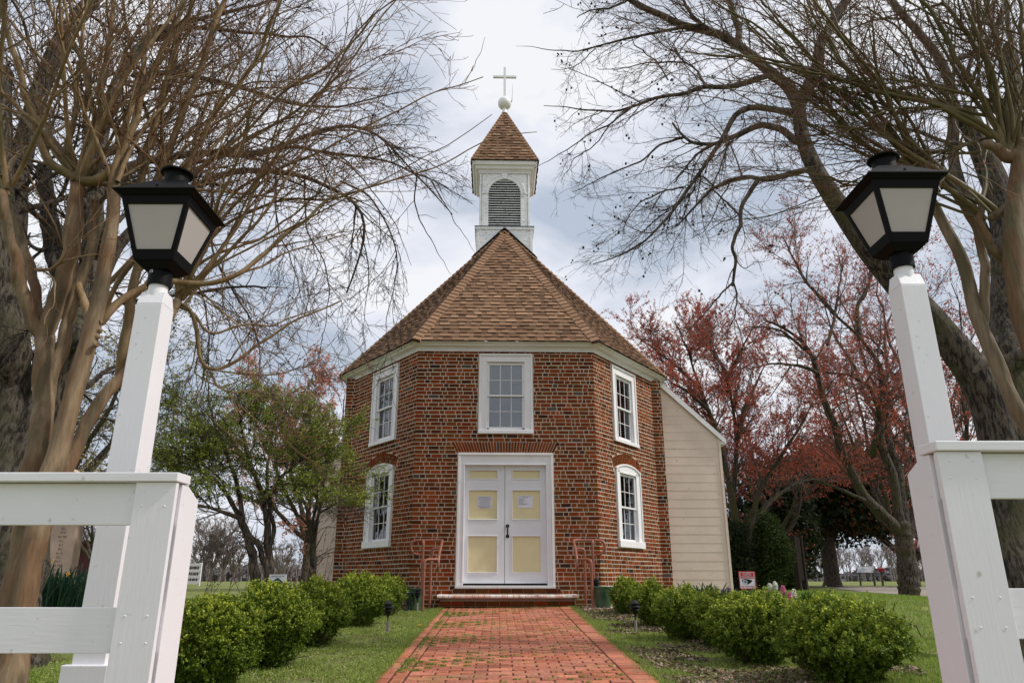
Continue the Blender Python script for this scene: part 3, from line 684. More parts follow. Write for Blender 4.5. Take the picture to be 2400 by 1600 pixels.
# four sides with arched openings
def arch_side(M):
    pr = MB(); K = 18; d = .06
    def add(vs, fs): sh.add([M @ Vector(v) for v in vs], fs)
    def slab(x0, x1, z0, z1): add([(x0, -hs, z0), (x1, -hs, z0), (x1, -hs, z1), (x0, -hs, z1), (x0, -hs + d, z0), (x1, -hs + d, z0), (x1, -hs + d, z1), (x0, -hs + d, z1)], [(0, 1, 2, 3), (1, 5, 6, 2), (4, 7, 6, 5), (0, 3, 7, 4)])
    slab(-hs, -ow, 9.39, osp); slab(ow, hs, 9.39, osp); slab(-hs, -ow, osp, zt_); slab(ow, hs, osp, zt_)
    for i in range(K):
        a0, a1 = math.pi * i / K, math.pi * (i + 1) / K
        x0, z0, x1, z1 = ow * math.cos(a0), osp + ow * math.sin(a0), ow * math.cos(a1), osp + ow * math.sin(a1)
        add([(x0, -hs, z0), (x1, -hs, z1), (x1, -hs, zt_), (x0, -hs, zt_), (x0, -hs + d, z0), (x1, -hs + d, z1)], [(0, 3, 2, 1), (0, 1, 5, 4)])
    # raised panel: pilaster strips, impost line and arch ring
    add2 = lambda x0, x1, z0, z1, y: add([(x0, -hs - y, z0), (x1, -hs - y, z0), (x1, -hs - y, z1), (x0, -hs - y, z1), (x0, -hs, z0), (x1, -hs, z0), (x1, -hs, z1), (x0, -hs, z1)], [(0, 1, 2, 3), (1, 5, 6, 2), (0, 3, 7, 4), (3, 2, 6, 7), (0, 4, 5, 1)])
    for sg in (-1, 1):
        a, c = sorted((sg * (hs - .0), sg * (hs - .035))); add2(a, c, 9.40, 11.03, .012)
        a, c = sorted((sg * (ow + .002), sg * (hs - .04))); add2(a, c, osp - .02, osp + .01, .018)
    for i in range(K):
        a0, a1 = math.pi * i / K, math.pi * (i + 1) / K
        for (ra, rb_, y) in ((ow, ow + .10, .018), (ow + .10, ow + .125, .03)):
            q = lambda a_, r_: (r_ * math.cos(a_), -hs - y, osp + r_ * math.sin(a_))
            p = [q(a0, ra), q(a1, ra), q(a1, rb_), q(a0, rb_)]; p2 = [(x, -hs, z) for x, _, z in p]
            add(p + p2, [(0, 3, 2, 1), (0, 1, 5, 4), (3, 7, 6, 2)])
    add([(-.055, -hs - .045, osp + ow - .005), (.055, -hs - .045, osp + ow - .005), (.075, -hs - .045, 11.03), (-.075, -hs - .045, 11.03), (-.055, -hs, osp + ow - .005), (.055, -hs, osp + ow - .005), (.075, -hs, 11.03), (-.075, -hs, 11.03)], [(0, 1, 2, 3), (1, 5, 6, 2), (0, 3, 7, 4), (0, 4, 5, 1)])
for k in range(4): arch_side(Matrix.Translation((0, TY, 0)) @ Matrix.Rotation(k * math.pi / 2, 4, 'Z'))
sh.build('shaft', M_peel, belf)
for k in range(4):
    lv = MB(); nl = 20; Mx = Matrix.Translation((0, TY, 0)) @ Matrix.Rotation(k * math.pi / 2, 4, 'Z')
    for i in range(nl):
        z = oz + .012 + i * (osp + ow - oz) / nl
        w = ow if z < osp else math.sqrt(max(ow * ow - (z - osp) ** 2, .0001))
        zz2 = z + .03; w = min(w, ow if zz2 < osp else math.sqrt(max(ow * ow - (zz2 - osp) ** 2, .0004)))
        R = random.uniform(-.003, .003)
        lv.add([Mx @ Vector(p) for p in [(-w, -hs + .012, z + R), (w, -hs + .012, z - R), (w, -hs + .012, z + .020 - R), (-w, -hs + .012, z + .020 + R), (-w, -hs + .06, z + .020), (w, -hs + .06, z + .020), (w, -hs + .06, z + .030), (-w, -hs + .06, z + .030)]],
               [(0, 1, 2, 3), (3, 2, 6, 7), (0, 4, 5, 1), (4, 7, 6, 5), (0, 3, 7, 4), (1, 5, 6, 2)])
    lv.build('louvre', M_peel, belf)
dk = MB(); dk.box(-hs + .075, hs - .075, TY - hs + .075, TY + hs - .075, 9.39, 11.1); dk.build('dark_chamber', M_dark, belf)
def dentils(q):
    for k in range(4):
        Mx = Matrix.Translation((0, TY, 0)) @ Matrix.Rotation(k * math.pi / 2, 4, 'Z')
        for i in range(32):
            x = -.69 + i * .0445; q.box(x, x + .022, -hs - .05, -hs - .029, 11.033, 11.062, M=Mx)
def sq_profile(prof, name, m_, parent, cy=TY, bevel=0, extra=None):
    q = MB(); vs = []
    for (h, z) in prof: vs += [(-h, cy - h, z), (h, cy - h, z), (h, cy + h, z), (-h, cy + h, z)]
    q.add(vs, [(j * 4 + k, j * 4 + (k + 1) % 4, (j + 1) * 4 + (k + 1) % 4, (j + 1) * 4 + k) for j in range(len(prof) - 1) for k in range(4)])
    if extra: extra(q)
    return q.build(name, m_, parent)
sq_profile([(hs, 11.025), (hs + .03, 11.025), (hs + .03, 11.07), (hs + .05, 11.08), (hs + .05, 11.105), (.78, 11.13), (.80, 11.17), (.80, 11.20), (.86, 11.215), (.875, 11.265), (.89, 11.285), (.89, 11.305), (.5, 11.31)], 'belfry_cornice', M_trim, belf, extra=lambda q: dentils(q))
sq_profile([(.885, 11.306), (.91, 11.306), (.91, 11.326), (.885, 11.33)], 'drip_edge', mat('dark_drip_edge', (.035, .022, .016), .7), belf)
sr = sq_profile([(.905, 11.322), (.045, 13.47)], 'spire_roof', M_shingle, belf)
for i in range(8): sr.data.color_attributes['Col'].data[i].color = (.12, .06, .035, 1)
sp = MB(); AP = (0, TY, 13.55); q = [(-.91, TY - .91, 11.328), (.91, TY - .91, 11.328), (.91, TY + .91, 11.328), (-.91, TY + .91, 11.328)]
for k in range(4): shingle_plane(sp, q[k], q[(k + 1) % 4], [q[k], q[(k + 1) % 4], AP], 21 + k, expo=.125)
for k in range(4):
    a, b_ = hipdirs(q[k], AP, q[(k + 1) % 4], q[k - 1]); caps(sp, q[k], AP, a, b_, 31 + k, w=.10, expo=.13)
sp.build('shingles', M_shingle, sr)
fin = MB(); cyl = [(.085, 13.44), (.075, 13.50), (.062, 13.55), (.058, 13.61), (.062, 13.63)]
fin.lathe(cyl, 20, 0, TY); fin.lathe([(.20 * math.sin(math.pi * i / 14), 13.80 - .20 * math.cos(math.pi * i / 14)) for i in range(15)], 28, 0, TY)
fin.build('ball_finial', M_plain, belf, smooth=True)
cr_ = MB(); cr_.box(-.034, .034, TY - .034, TY + .034, 13.97, 15.06); cr_.box(-.345, -.035, TY - .033, TY + .033, 14.695, 14.762); cr_.box(.035, .345, TY - .033, TY + .033, 14.695, 14.762)
cr_.build('cross', M_plain, belf, bevel=.003)
lr = MB(); lr.tube([(.19, TY - .05, 13.80), (.215, TY - .05, 13.86), (.235, TY - .05, 14.45)], [.010, .006, .002], 6); lr.lathe([(.0, -.02), (.02, 0), (0, .02)], 8, M=Matrix.Translation((.205, TY - .05, 13.84))); lr.build('lightning_rod', M_iron, belf)

# side additions with siding ---------------------------------------------------
def siding_wall(parent, pts_fn, x0, x1, y, zb, expo, name, flip=1):
    """front gable-ended wall: top limited by pts_fn(x)"""
    s_ = MB(); z = zb; n = 0
    ztop = max(pts_fn(x0), pts_fn(x1))
    while z < ztop:
        z2 = z + expo
        # x extent where wall reaches z..z2
        def xlim(zz):
            if flip > 0: return x1 if zz <= pts_fn(x1) else x0 + (x1 - x0) * (pts_fn(x0) - zz) / (pts_fn(x0) - pts_fn(x1))
            return x0 if zz <= pts_fn(x0) else x1 - (x1 - x0) * (pts_fn(x1) - zz) / (pts_fn(x1) - pts_fn(x0))
        e0, e1 = xlim(z), xlim(min(z2, ztop))
        L0, R0, L1, R1 = (x0, e0, x0, e1) if flip > 0 else (e0, x1, e1, x1)
        if R0 - L0 > .02:
            s_.add([(L0, y - .013, z), (R0, y - .013, z), (R1, y - .0085, z2), (L1, y - .0085, z2), (L0, y, z), (R0, y, z)], [(0, 1, 2, 3), (0, 4, 5, 1)])
        z = z2
    return s_.build(name, M_cream, parent)
def addition(sgn, y0, y1, xin, xout, zin, zeave, zb):
    fn = lambda x: zin + (zeave - zin) * (abs(x) - xin) / (xout - xin)
    if sgn > 0: w = siding_wall(church, fn, xin, xout, y0, zb, .198, 'side_addition', 1)
    else: w = siding_wall(church, fn, -xout, -xin, y0, zb, .198, 'side_addition', -1)
    c = MB(); X = lambda a, b_: tuple(sorted((sgn * a, sgn * b_)))
    a, b_ = X(xin, xin + .085); c.box(a, b_, y0 - .030, y0 + .01, zb, zin - .12)
    a, b_ = X(xout - .055, xout + .004); c.box(a, b_, y0 - .030, y0 + .01, zb, zeave - .04)
    c.build('corner_board', M_cream, w, bevel=.003)
    c = MB(); a, b_ = X(xin - .03, xin); c.box(a, b_, y0 - .035, y0 + .0, zb, zin - .05); c.build('dark_joint', M_lead, w)
    c = MB(); a, b_ = X(xout - .004, xout); c.box(a, b_, y0, y1, zb, zeave); c.build('outer_wall', M_cream, w)
    r_ = MB(); ov = .13; sl = (zeave - zin) / (xout - xin)
    pa = (sgn * (xin - .0), zin + .03); pe = (sgn * (xout + ov), zeave + sl * ov + .03)
    th = .05
    r_.add([(pa[0], y0 - .06, pa[1]), (pe[0], y0 - .06, pe[1]), (pe[0], y1, pe[1]), (pa[0], y1, pa[1]), (pa[0], y0 - .06, pa[1] + th), (pe[0], y0 - .06, pe[1] + th), (pe[0], y1, pe[1] + th), (pa[0], y1, pa[1] + th)],
           [(0, 1, 2, 3), (4, 5, 6, 7), (0, 1, 5, 4), (1, 2, 6, 5), (2, 3, 7, 6)], (.10, .05, .032)); rr = r_.build('addition_roof', M_shingle, w)
    k = MB(); hgt = .135
    k.add([(pa[0], y0 - .075, pa[1] - hgt), (pe[0], y0 - .075, pe[1] - hgt * .8), (pe[0], y0 - .075, pe[1] + .028), (pa[0], y0 - .075, pa[1] + .028), (pa[0], y0 - .045, pa[1] - hgt), (pe[0], y0 - .045, pe[1] - hgt * .8), (pe[0], y0 - .045, pe[1] + .028), (pa[0], y0 - .045, pa[1] + .028)],
          [(0, 1, 2, 3), (4, 7, 6, 5), (0, 4, 5, 1), (1, 5, 6, 2), (3, 2, 6, 7)]); k.build('rake_board', M_trim, w)
    k = MB(); a, b_ = X(xout + .004, xout + ov); k.box(a, b_, y0 - .04, y1, pe[1] - .10, pe[1] - .015); k.build('soffit', M_trim, w)
addition(1, 2.78, 9.5, 3.735, 5.19, 5.16, 3.76, .10)
addition(-1, 6.8, 9.8, 3.76, 5.25, 5.05, 3.72, .10)

# entrance step -------------------------------------------------------------
def church_pt(x, y, z=0): return Matrix.Translation((-.127, 14.4, 0)) @ Matrix.Rotation(YAW, 4, 'Z') @ Vector((x, y, z))
st = empty('entrance_step', church_pt(0.03, -.25, 0), YAW, 'low brick step with pale worn nosing below the church doors', 'step')
random.seed(21); s_ = MB(); s_.box(-1.22, 1.22, -.20, .24, -.12, .165, col=(.24, .18, .13))
def brow(mb, x0, x1, y, z0, z1, w):
    x = x0
    while x < x1 - .03:
        b_ = min(x + w + random.uniform(-.01, .01), x1); c = tuple(a * random.uniform(.45, .8) for a in random.choice(BP)); n0 = len(mb.v)
        mb.box(x + .005, b_ - .005, y - .010 + random.uniform(-.003, .003), y, z0 + .005, z1 - .005, col=c); x = b_
brow(s_, -1.22, 1.22, -.201, -.05, .035, .215); brow(s_, -1.22, 1.22, -.201, .035, .12, .215)
s_.build('brick_base', M_brick, st)
s_ = MB(); x = -1.27
while x < 1.26:
    w = random.uniform(.10, .115); d = random.uniform(-.006, .006)
    pr = [(-.245 + d, .168), (-.262 + d, .182), (-.262 + d, .205), (-.245 + d, .226), (.24, .232), (.24, .166)]
    vs = [(x + .003, p[0], p[1]) for p in pr] + [(x + w - .003, p[0], p[1]) for p in pr]; n = 6
    s_.add(vs, [tuple(range(n - 1, -1, -1)), tuple(range(n, 2 * n))] + [(i, (i + 1) % n, (i + 1) % n + n, i + n) for i in range(n)]); x += w
s_.build('nosing', M_conc, st)
s_ = MB(); s_.box(-1.0, 1.0, .10, .235, .234, .334, col=(.24, .18, .13)); brow(s_, -1.0, 1.0, .099, .245, .33, .215); s_.build('upper_riser', M_brick, st)

# ------------------------------------------------------------------ handrails
def handrail(sgn, label):
    X0 = -.075
    hr = empty('handrail', (X0 + sgn * 1.24, 13.75, gz(sgn * 1.3, 13.75)), 0, label, 'handrail', 'pipe handrails beside the church door')
    r = .024; s = sgn
    zb = hr.location.z
    # local: x outward positive = sgn; y toward church; z up
    def arcpts(a, b_, c, n=6):      # quadratic bend
        a, b_, c = Vector(a), Vector(b_), Vector(c); return [a * (1 - t) ** 2 + b_ * 2 * t * (1 - t) + c * t * t for t in [i / n for i in range(n + 1)]]
    zt = 1.19 - zb
    rail = []
    rail += arcpts((s * .40, .42, zt - .26), (s * .58, .40, zt - .26), (s * .58, .40, zt - .12))
    rail += arcpts((s * .58, .40, zt - .10), (s * .58, .40, zt), (s * .44, .40, zt))
    rail += arcpts((s * .15, .40, zt), (s * .0, .40, zt + .01), (s * -.015, .30, zt - .01))
    rail += [(0, .0, zt - .22)]
    rail += arcpts((0, -.10, zt - .29), (0, -.22, zt - .38), (0, -.20, zt - .50))
    rail += [(0, -.12, zt - .56)]
    m = MB(); m.tube(rail, r, 12); m.build('rail', M_rail, hr, smooth=True)
    for (px, py, tx, ty, tz) in ((.24, -.32, .0, -.16, zt - .36), (.17, .16, .0, .12, zt - .16), (.34, .30, .36, .40, zt - .02)):
        p = MB(); pts = [(s * px, py, -.2), (s * px, py, tz - .10)] + arcpts((s * px, py, tz - .07), (s * px, py, tz), (s * (px * .6 + tx * .4), py * .6 + ty * .4, tz)) + [(s * tx, ty, tz + .0)]
        p.tube(pts, r * .97, 12); p.build('post', M_rail, hr, smooth=True)
    return hr
handrail(-1, 'terracotta pipe handrail left of the church door, beside the pot with a black wheel')
handrail(1, 'terracotta pipe handrail right of the church door, beside the plain green pot')

# ------------------------------------------------------------------ lantern posts
def lamp_post(x, y, dz, label):
    lp = empty('lamp_post', (x, y, 0), 0, label, 'lamp post', 'white lamp posts at the entrance')
    gl = gz(x, y) + 0.0
    m = MB(); m.frustum(0, 0, gl - .15, .069, .069, 1.22 + dz, .060, .060); m.frustum(0, 0, 1.22 + dz, .060, .060, 1.285 + dz, .056, .036)
    m.build('post', M_white, lp, bevel=.003)
    m = MB(); m.box(-.092, .092, -.092, .092, gl - .15, -.315 + dz); m.build('plinth', M_white, lp, bevel=.004)
    z = dz
    m = MB(); m.lathe([(.043, 1.27 + z), (.043, 1.34 + z)], 24); m.build('neck', M_white, lp, smooth=True)
    m = MB(); m.lathe([(.044, 1.325 + z), (.054, 1.325 + z), (.054, 1.405 + z), (.05, 1.43 + z)], 24); m.build('collar', M_black, lp, smooth=True)
    lan = MB()
    lan.frustum(0, 0, 1.395 + z, .058, .058, 1.425 + z, .090, .090)                      # base
    # tapering body frame: bottom band, top band and four corner bars
    zb0, zb1, zt0, zt1 = 1.425 + z, 1.475 + z, 1.685 + z, 1.725 + z
    hb0, ht1 = .092, .163
    def half(zz): return hb0 + (ht1 - hb0) * (zz - zb0) / (zt1 - zb0)
    lan.frustum(0, 0, zb0 + .001, half(zb0), half(zb0), zb1, half(zb1), half(zb1))
    lan.frustum(0, 0, zt0, half(zt0), half(zt0), zt1, half(zt1), half(zt1))
    for a, b_ in ((-1, -1), (1, -1), (1, 1), (-1, 1)):
        w = .022; c0, c1_ = half(zb1), half(zt0)
        vs = []
        for cc, zz in ((c0, zb1), (c1_, zt0)):
            vs += [(a * cc, b_ * cc, zz), (a * (cc - w), b_ * cc, zz), (a * (cc - w), b_ * (cc - w), zz), (a * cc, b_ * (cc - w), zz)]
        fs = [(0, 1, 5, 4), (1, 2, 6, 5), (2, 3, 7, 6), (3, 0, 4, 7)]
        lan.add(vs, fs)
    ln = lan.build('lantern', M_black, lp, bevel=.0015)
    gp = MB()
    for k in range(4):
        Mx = Matrix.Rotation(k * math.pi / 2, 4, 'Z'); a0, a1 = half(zb1), half(zt0); i = .007
        gp.add([Mx @ Vector(p) for p in [(-a0 + .02, -a0 + i, zb1), (a0 - .02, -a0 + i, zb1), (a1 - .02, -a1 + i, zt0), (-a1 + .02, -a1 + i, zt0)]], [(0, 1, 2, 3)])
    gp.build('frosted_glass', M_frost, ln)
    rf = MB()
    rf.frustum(0, 0, zt1 + .001, .165, .165, zt1 + .018, .188, .188); rf.frustum(0, 0, zt1 + .0185, .194, .194, zt1 + .024, .194, .194)
    rf.frustum(0, 0, zt1 + .0245, .192, .192, 1.865 + z, .062, .062)
    rf.lathe([(.058, 1.86 + z), (.056, 1.92 + z), (.060, 1.925 + z), (.076, 1.93 + z), (.078, 1.938 + z), (.03, 1.95 + z), (0, 1.952 + z)], 28)
    rf.lathe([(.0, 0), (.006, .001), (.006, .006), (0, .009)], 8, M=Matrix.Translation((0, -.165, zt1 + .05)))
    rf.build('lantern_roof', M_black, ln, smooth=30)
    return lp, ln
lamp_l, lan_l = lamp_post(-1.680, 3.195, .47, 'white lamp post with black lantern behind the left fence end, numbered 15 on its collar')
text_mesh('number', '15', .022, M_signw, lan_l, (-.018, -.0565, 1.375 + .47), rot=(math.pi / 2, 0, -.25))
lamp_r, lan_r = lamp_post(1.905, 3.245, .585, 'white lamp post with black lantern behind the right fence end, collar without number')

# ------------------------------------------------------------------ white board fences
def board_fence(sgn, x_end, y, ztop, label):
    fe = empty('board_fence', (x_end, y, 0), 0, label, 'fence', 'white board fences flanking the entrance')
    gl = gz(x_end, y) - .15; s = sgn; Wd = .135; far = 2.6
    def X(a, b_): return tuple(sorted((s * a, s * b_)))
    z = ztop
    c = MB(); a, b_ = X(-.006, far); c.box(a, b_, -.012, .090, z - .030, z); c.build('cap_rail', M_whiteh, fe, bevel=.003)
    c = MB(); a, b_ = X(0, Wd); c.box(a, b_, 0, .020, gl, z - .031)
    for zn in (z - .06, z - .11, z - .45, z - .53, z - .85, z - .93):
        for xn in (.03 + .004 * math.sin(zn * 40), .105): c.lathe([(0, -.0016), (.0035, -.0012), (.0042, .0002)], 8, M=Matrix.Translation((s * xn, 0, zn)) @ Matrix.Rotation(math.pi / 2, 4, 'X') @ Matrix.Scale(-1, 4, (0, 0, 1)))
    c.build('cover_board', M_white, fe, bevel=.002)
    for zt in (z - .033, z - .425, z - .82):
        c = MB(); a, b_ = X(.012, far); c.box(a, b_, .022, .046, zt - .136, zt); c.build('rail', M_whiteh, fe, bevel=.002)
    c = MB(); a, b_ = X(.0, Wd)
    pr = [(.048, gl), (.048, z - .032), (.092, z - .032), (.19, z - .075), (.19, gl)]
    vs = [(a, p[0], p[1]) for p in pr] + [(b_, p[0], p[1]) for p in pr]; n = 5
    c.add(vs, [tuple(range(n)), tuple(range(2 * n - 1, n - 1, -1))] + [(i, i + n, (i + 1) % n + n, (i + 1) % n) for i in range(n)]); c.build('post', M_white, fe, bevel=.003)
    c = MB(); a, b_ = X(2.2, 2.2 + Wd); c.box(a, b_, .048, .19, gl, z - .032); c.build('post', M_white, fe, bevel=.003)
    return fe
board_fence(-1, -1.120, 2.45, .814, 'white board fence running off to the left in front of the tan trunks')
board_fence(1, 1.292, 2.20, .874, 'white board fence running off to the right in front of the mossy trunk')

# ------------------------------------------------------------------ trees: vectorised growth
def norm(v): return v / np.maximum(np.linalg.norm(v, axis=-1, keepdims=True), 1e-9)
def at(px, py, Y):
    x = (px - 1200) / F; v = (800 - py) / F; d = np.array([x, CT - v * ST, ST + v * CT]); p = d * (Y / d[1]); p[2] += CAMZ; return p
OFF = {1: (0, 0), 2: (800, 0), 3: (1600, 0), 4: (0, 533), 5: (800, 533), 6: (1600, 533), 7: (0, 1066), 8: (800, 1066), 9: (1600, 1066)}
def trace(spec, Y0, Y1, r0, r1, K=30, wig=.012, seed=0, pw=1.0):
    """limb described by points read in enlarged tiles; gives K+1 world points with radii"""
    pts = []; q = 1
    for tok in spec.split():
        if tok.endswith(':'): q = int(tok[:-1]); continue
        x, y = tok.split(','); pts.append((OFF[q][0] + float(x) / 2.94, OFF[q][1] + float(y) / 2.94))
    pts = np.array(pts); n = len(pts)
    d = np.concatenate([[0], np.cumsum(np.linalg.norm(np.diff(pts, axis=0), axis=1))]); d /= d[-1]
    P = np.array([at(pts[i][0], pts[i][1], Y0 + (Y1 - Y0) * d[i]) for i in range(n)])
    t = np.linspace(0, 1, K + 1); out_ = np.stack([np.interp(t, d, P[:, j]) for j in range(3)], 1)
    for _ in range(3):
        o2 = out_.copy(); o2[1:-1] = (out_[:-2] + 2 * out_[1:-1] + out_[2:]) / 4; out_ = o2
    rg = np.random.default_rng(seed + int(abs(pts[0][0])) + n)
    wig = wig * min(1., float(np.linalg.norm(np.diff(out_, axis=0), axis=1).sum()) / 1.4); w = rg.normal(0, wig, (K + 1, 3)); w[0] = 0
    for _ in range(2): w[1:-1] = (w[:-2] + 2 * w[1:-1] + w[2:]) / 4
    out_ += w * (.3 + np.minimum(1, t[:, None] * 3)); R = r0 + (r1 - r0) * t ** pw
    return out_, R
def grow(S, D, Ln, R0, K, wander, trop, rg, tip=.35):
    n = len(S); P = np.zeros((n, K + 1, 3)); P[:, 0] = S; D = norm(D); bend = rg.normal(0, wander * .5, (n, 3))
    for i in range(K):
        D = norm(D + rg.normal(0, wander, (n, 3)) + bend * .5 + np.asarray(trop) / K)
        P[:, i + 1] = P[:, i] + D * (Ln / K)[:, None]
    R = R0[:, None] * (1 - (1 - tip) * np.linspace(0, 1, K + 1)[None] ** .8)
    return P, R
def children(P, R, M, rg, t0=.15, t1=1., ang=.7, asd=.2, L=.5, Lsd=.35, rf=.6, rmax=1., K=6, wander=.12, trop=(0, 0, 0), tip=.35, lenpow=.35, flat=0, prob=None):
    n, k1, _ = P.shape; k = k1 - 1
    ln = np.linalg.norm(np.diff(P, axis=1), axis=2).sum(1); pr = ln if prob is None else ln * prob; pr = pr / pr.sum()
    idx = rg.choice(n, M, p=pr); t = t0 + (t1 - t0) * rg.random(M); fi = t * k; i0 = np.minimum(fi.astype(int), k - 1); fr = (fi - i0)[:, None]
    a = P[idx, i0]; b_ = P[idx, i0 + 1]; pos = a + (b_ - a) * fr; T = norm(b_ - a); Rt = R[idx, i0] * (1 - fr[:, 0]) + R[idx, i0 + 1] * fr[:, 0]
    rv = rg.normal(0, 1, (M, 3)); rv[:, 2] *= (1 - flat); pp = norm(rv - T * (rv * T).sum(1, keepdims=True))
    an = rg.normal(ang, asd, M)[:, None]; D = np.cos(an) * T + np.sin(an) * pp
    Ln = L * np.exp(rg.normal(0, Lsd, M)) * (1 - lenpow * t); r = np.minimum(Rt * rf, rmax * rg.uniform(.7, 1.2, M))
    return grow(pos, D, Ln, r, K, wander, trop, rg, tip)
def keep_clear(P, R, boxes):
    """drop young shoots that would grow in front of the belfry and its cross"""
    z = P[..., 1] * CT + (P[..., 2] - CAMZ) * ST; px = 1200 + F * P[..., 0] / z; py = 800 - F * ((P[..., 2] - CAMZ) * CT - P[..., 1] * ST) / z; k = np.ones(len(P), bool)
    for (a, b_, c, d_) in boxes: k &= ~((px > a) & (px < b_) & (py > c) & (py < d_)).any(1)
    return P[k], R[k]
def tubes(P, R, s=3):
    n, k, _ = P.shape; T = np.gradient(P, axis=1); T = norm(T); ref = np.array([.11, -.96, .24])
    A = norm(np.cross(T, ref)); B = np.cross(T, A); an = np.arange(s) * 2 * math.pi / s
    V = P[:, :, None] + R[:, :, None, None] * (A[:, :, None] * np.cos(an)[None, None, :, None] + B[:, :, None] * np.sin(an)[None, None, :, None])
    idx = np.arange(n * k * s).reshape(n, k, s); a = idx[:, :-1]; b_ = idx[:, 1:]
    Fq = np.stack([a, np.roll(a, -1, 2), np.roll(b_, -1, 2), b_], -1).reshape(-1, 4)
    return V.reshape(-1, 3), Fq
def join(sets):
    V = []; Fq = []; o = 0
    for v, f in sets: V.append(v); Fq.append(f + o); o += len(v)
    return np.concatenate(V), np.concatenate(Fq)
def limbs(lst, s=12, knob=0, rg=None, dens=1, lump=0.):
    sets = []
    for P, R in lst:
        R = R.copy()
        if knob: R = R * (1 + rg.normal(0, knob, len(R)))
        if dens > 1:
            t = np.linspace(0, 1, len(P)); t2 = np.linspace(0, 1, (len(P) - 1) * dens + 1)
            P = np.stack([np.interp(t2, t, P[:, j]) for j in range(3)], 1); R = np.interp(t2, t, R)
            for _ in range(dens * 2):
                P[1:-1] = (P[:-2] + 2 * P[1:-1] + P[2:]) / 4; R[1:-1] = (R[:-2] + 2 * R[1:-1] + R[2:]) / 4
        T = P[-1] - P[-2]; T = T / np.linalg.norm(T)
        T0 = P[1] - P[0]; T0 = T0 / np.linalg.norm(T0)
        P = np.concatenate([[P[0] - T0 * R[0] * 1.6, P[0] - T0 * R[0] * .8], P, [P[-1] + T * R[-1] * .5, P[-1] + T * R[-1] * .9]]); R = np.concatenate([[R[0] * .1, R[0] * .7], R, [R[-1] * .75, R[-1] * .1]])
        V, Fq = tubes(P[None], R[None], s)
        if lump:
            C = np.repeat(P, s, 0); d = V - C; q = V * (1.0 / max(R.max(), .05)); f = 0
            for m_ in range(5):
                k = rg.normal(0, 1, 3) * np.array([1.6, 1.6, .55]) * (1 + m_ * .8); f = f + np.sin(q @ k + rg.uniform(0, 6)) / (1 + m_ * .6)
            V = C + d * (1 + lump * f[:, None])
        sets.append((V, Fq))
    return join(sets)
def diamonds(C, size, rg, nrm=None, asp=1.7, jit=.8):
    n = len(C); nn = rg.normal(0, 1, (n, 3)); 
    if nrm is not None: nn = norm(nrm) + nn * jit
    nn = norm(nn); u = norm(np.cross(nn, rg.normal(0, 1, (n, 3)))); v = np.cross(nn, u); sz = (np.asarray(size) * rg.uniform(.7, 1.3, n))[:, None]
    V = np.stack([C - u * sz * asp / 2, C + v * sz / 2, C + u * sz * asp / 2, C - v * sz / 2], 1)
    return V.reshape(-1, 3), np.arange(4 * n).reshape(n, 4)
def spheres(C, r):
    cb = np.array([(x, y, z) for z in (-1, 1) for y in (-1, 1) for x in (-1, 1)], float) * .72
    f = np.array([(0, 2, 3, 1), (4, 5, 7, 6), (0, 1, 5, 4), (2, 6, 7, 3), (0, 4, 6, 2), (1, 3, 7, 5)])
    V = C[:, None] + cb[None] * np.asarray(r).reshape(-1, 1, 1); Fq = (np.arange(len(C)) * 8)[:, None, None] + f[None]
    return V.reshape(-1, 3), Fq.reshape(-1, 4)
def palette(cols, n, rg, var=.15):
    c = np.array(cols)[rg.integers(0, len(cols), n)] * rg.uniform(1 - var, 1 + var, (n, 1)); return c

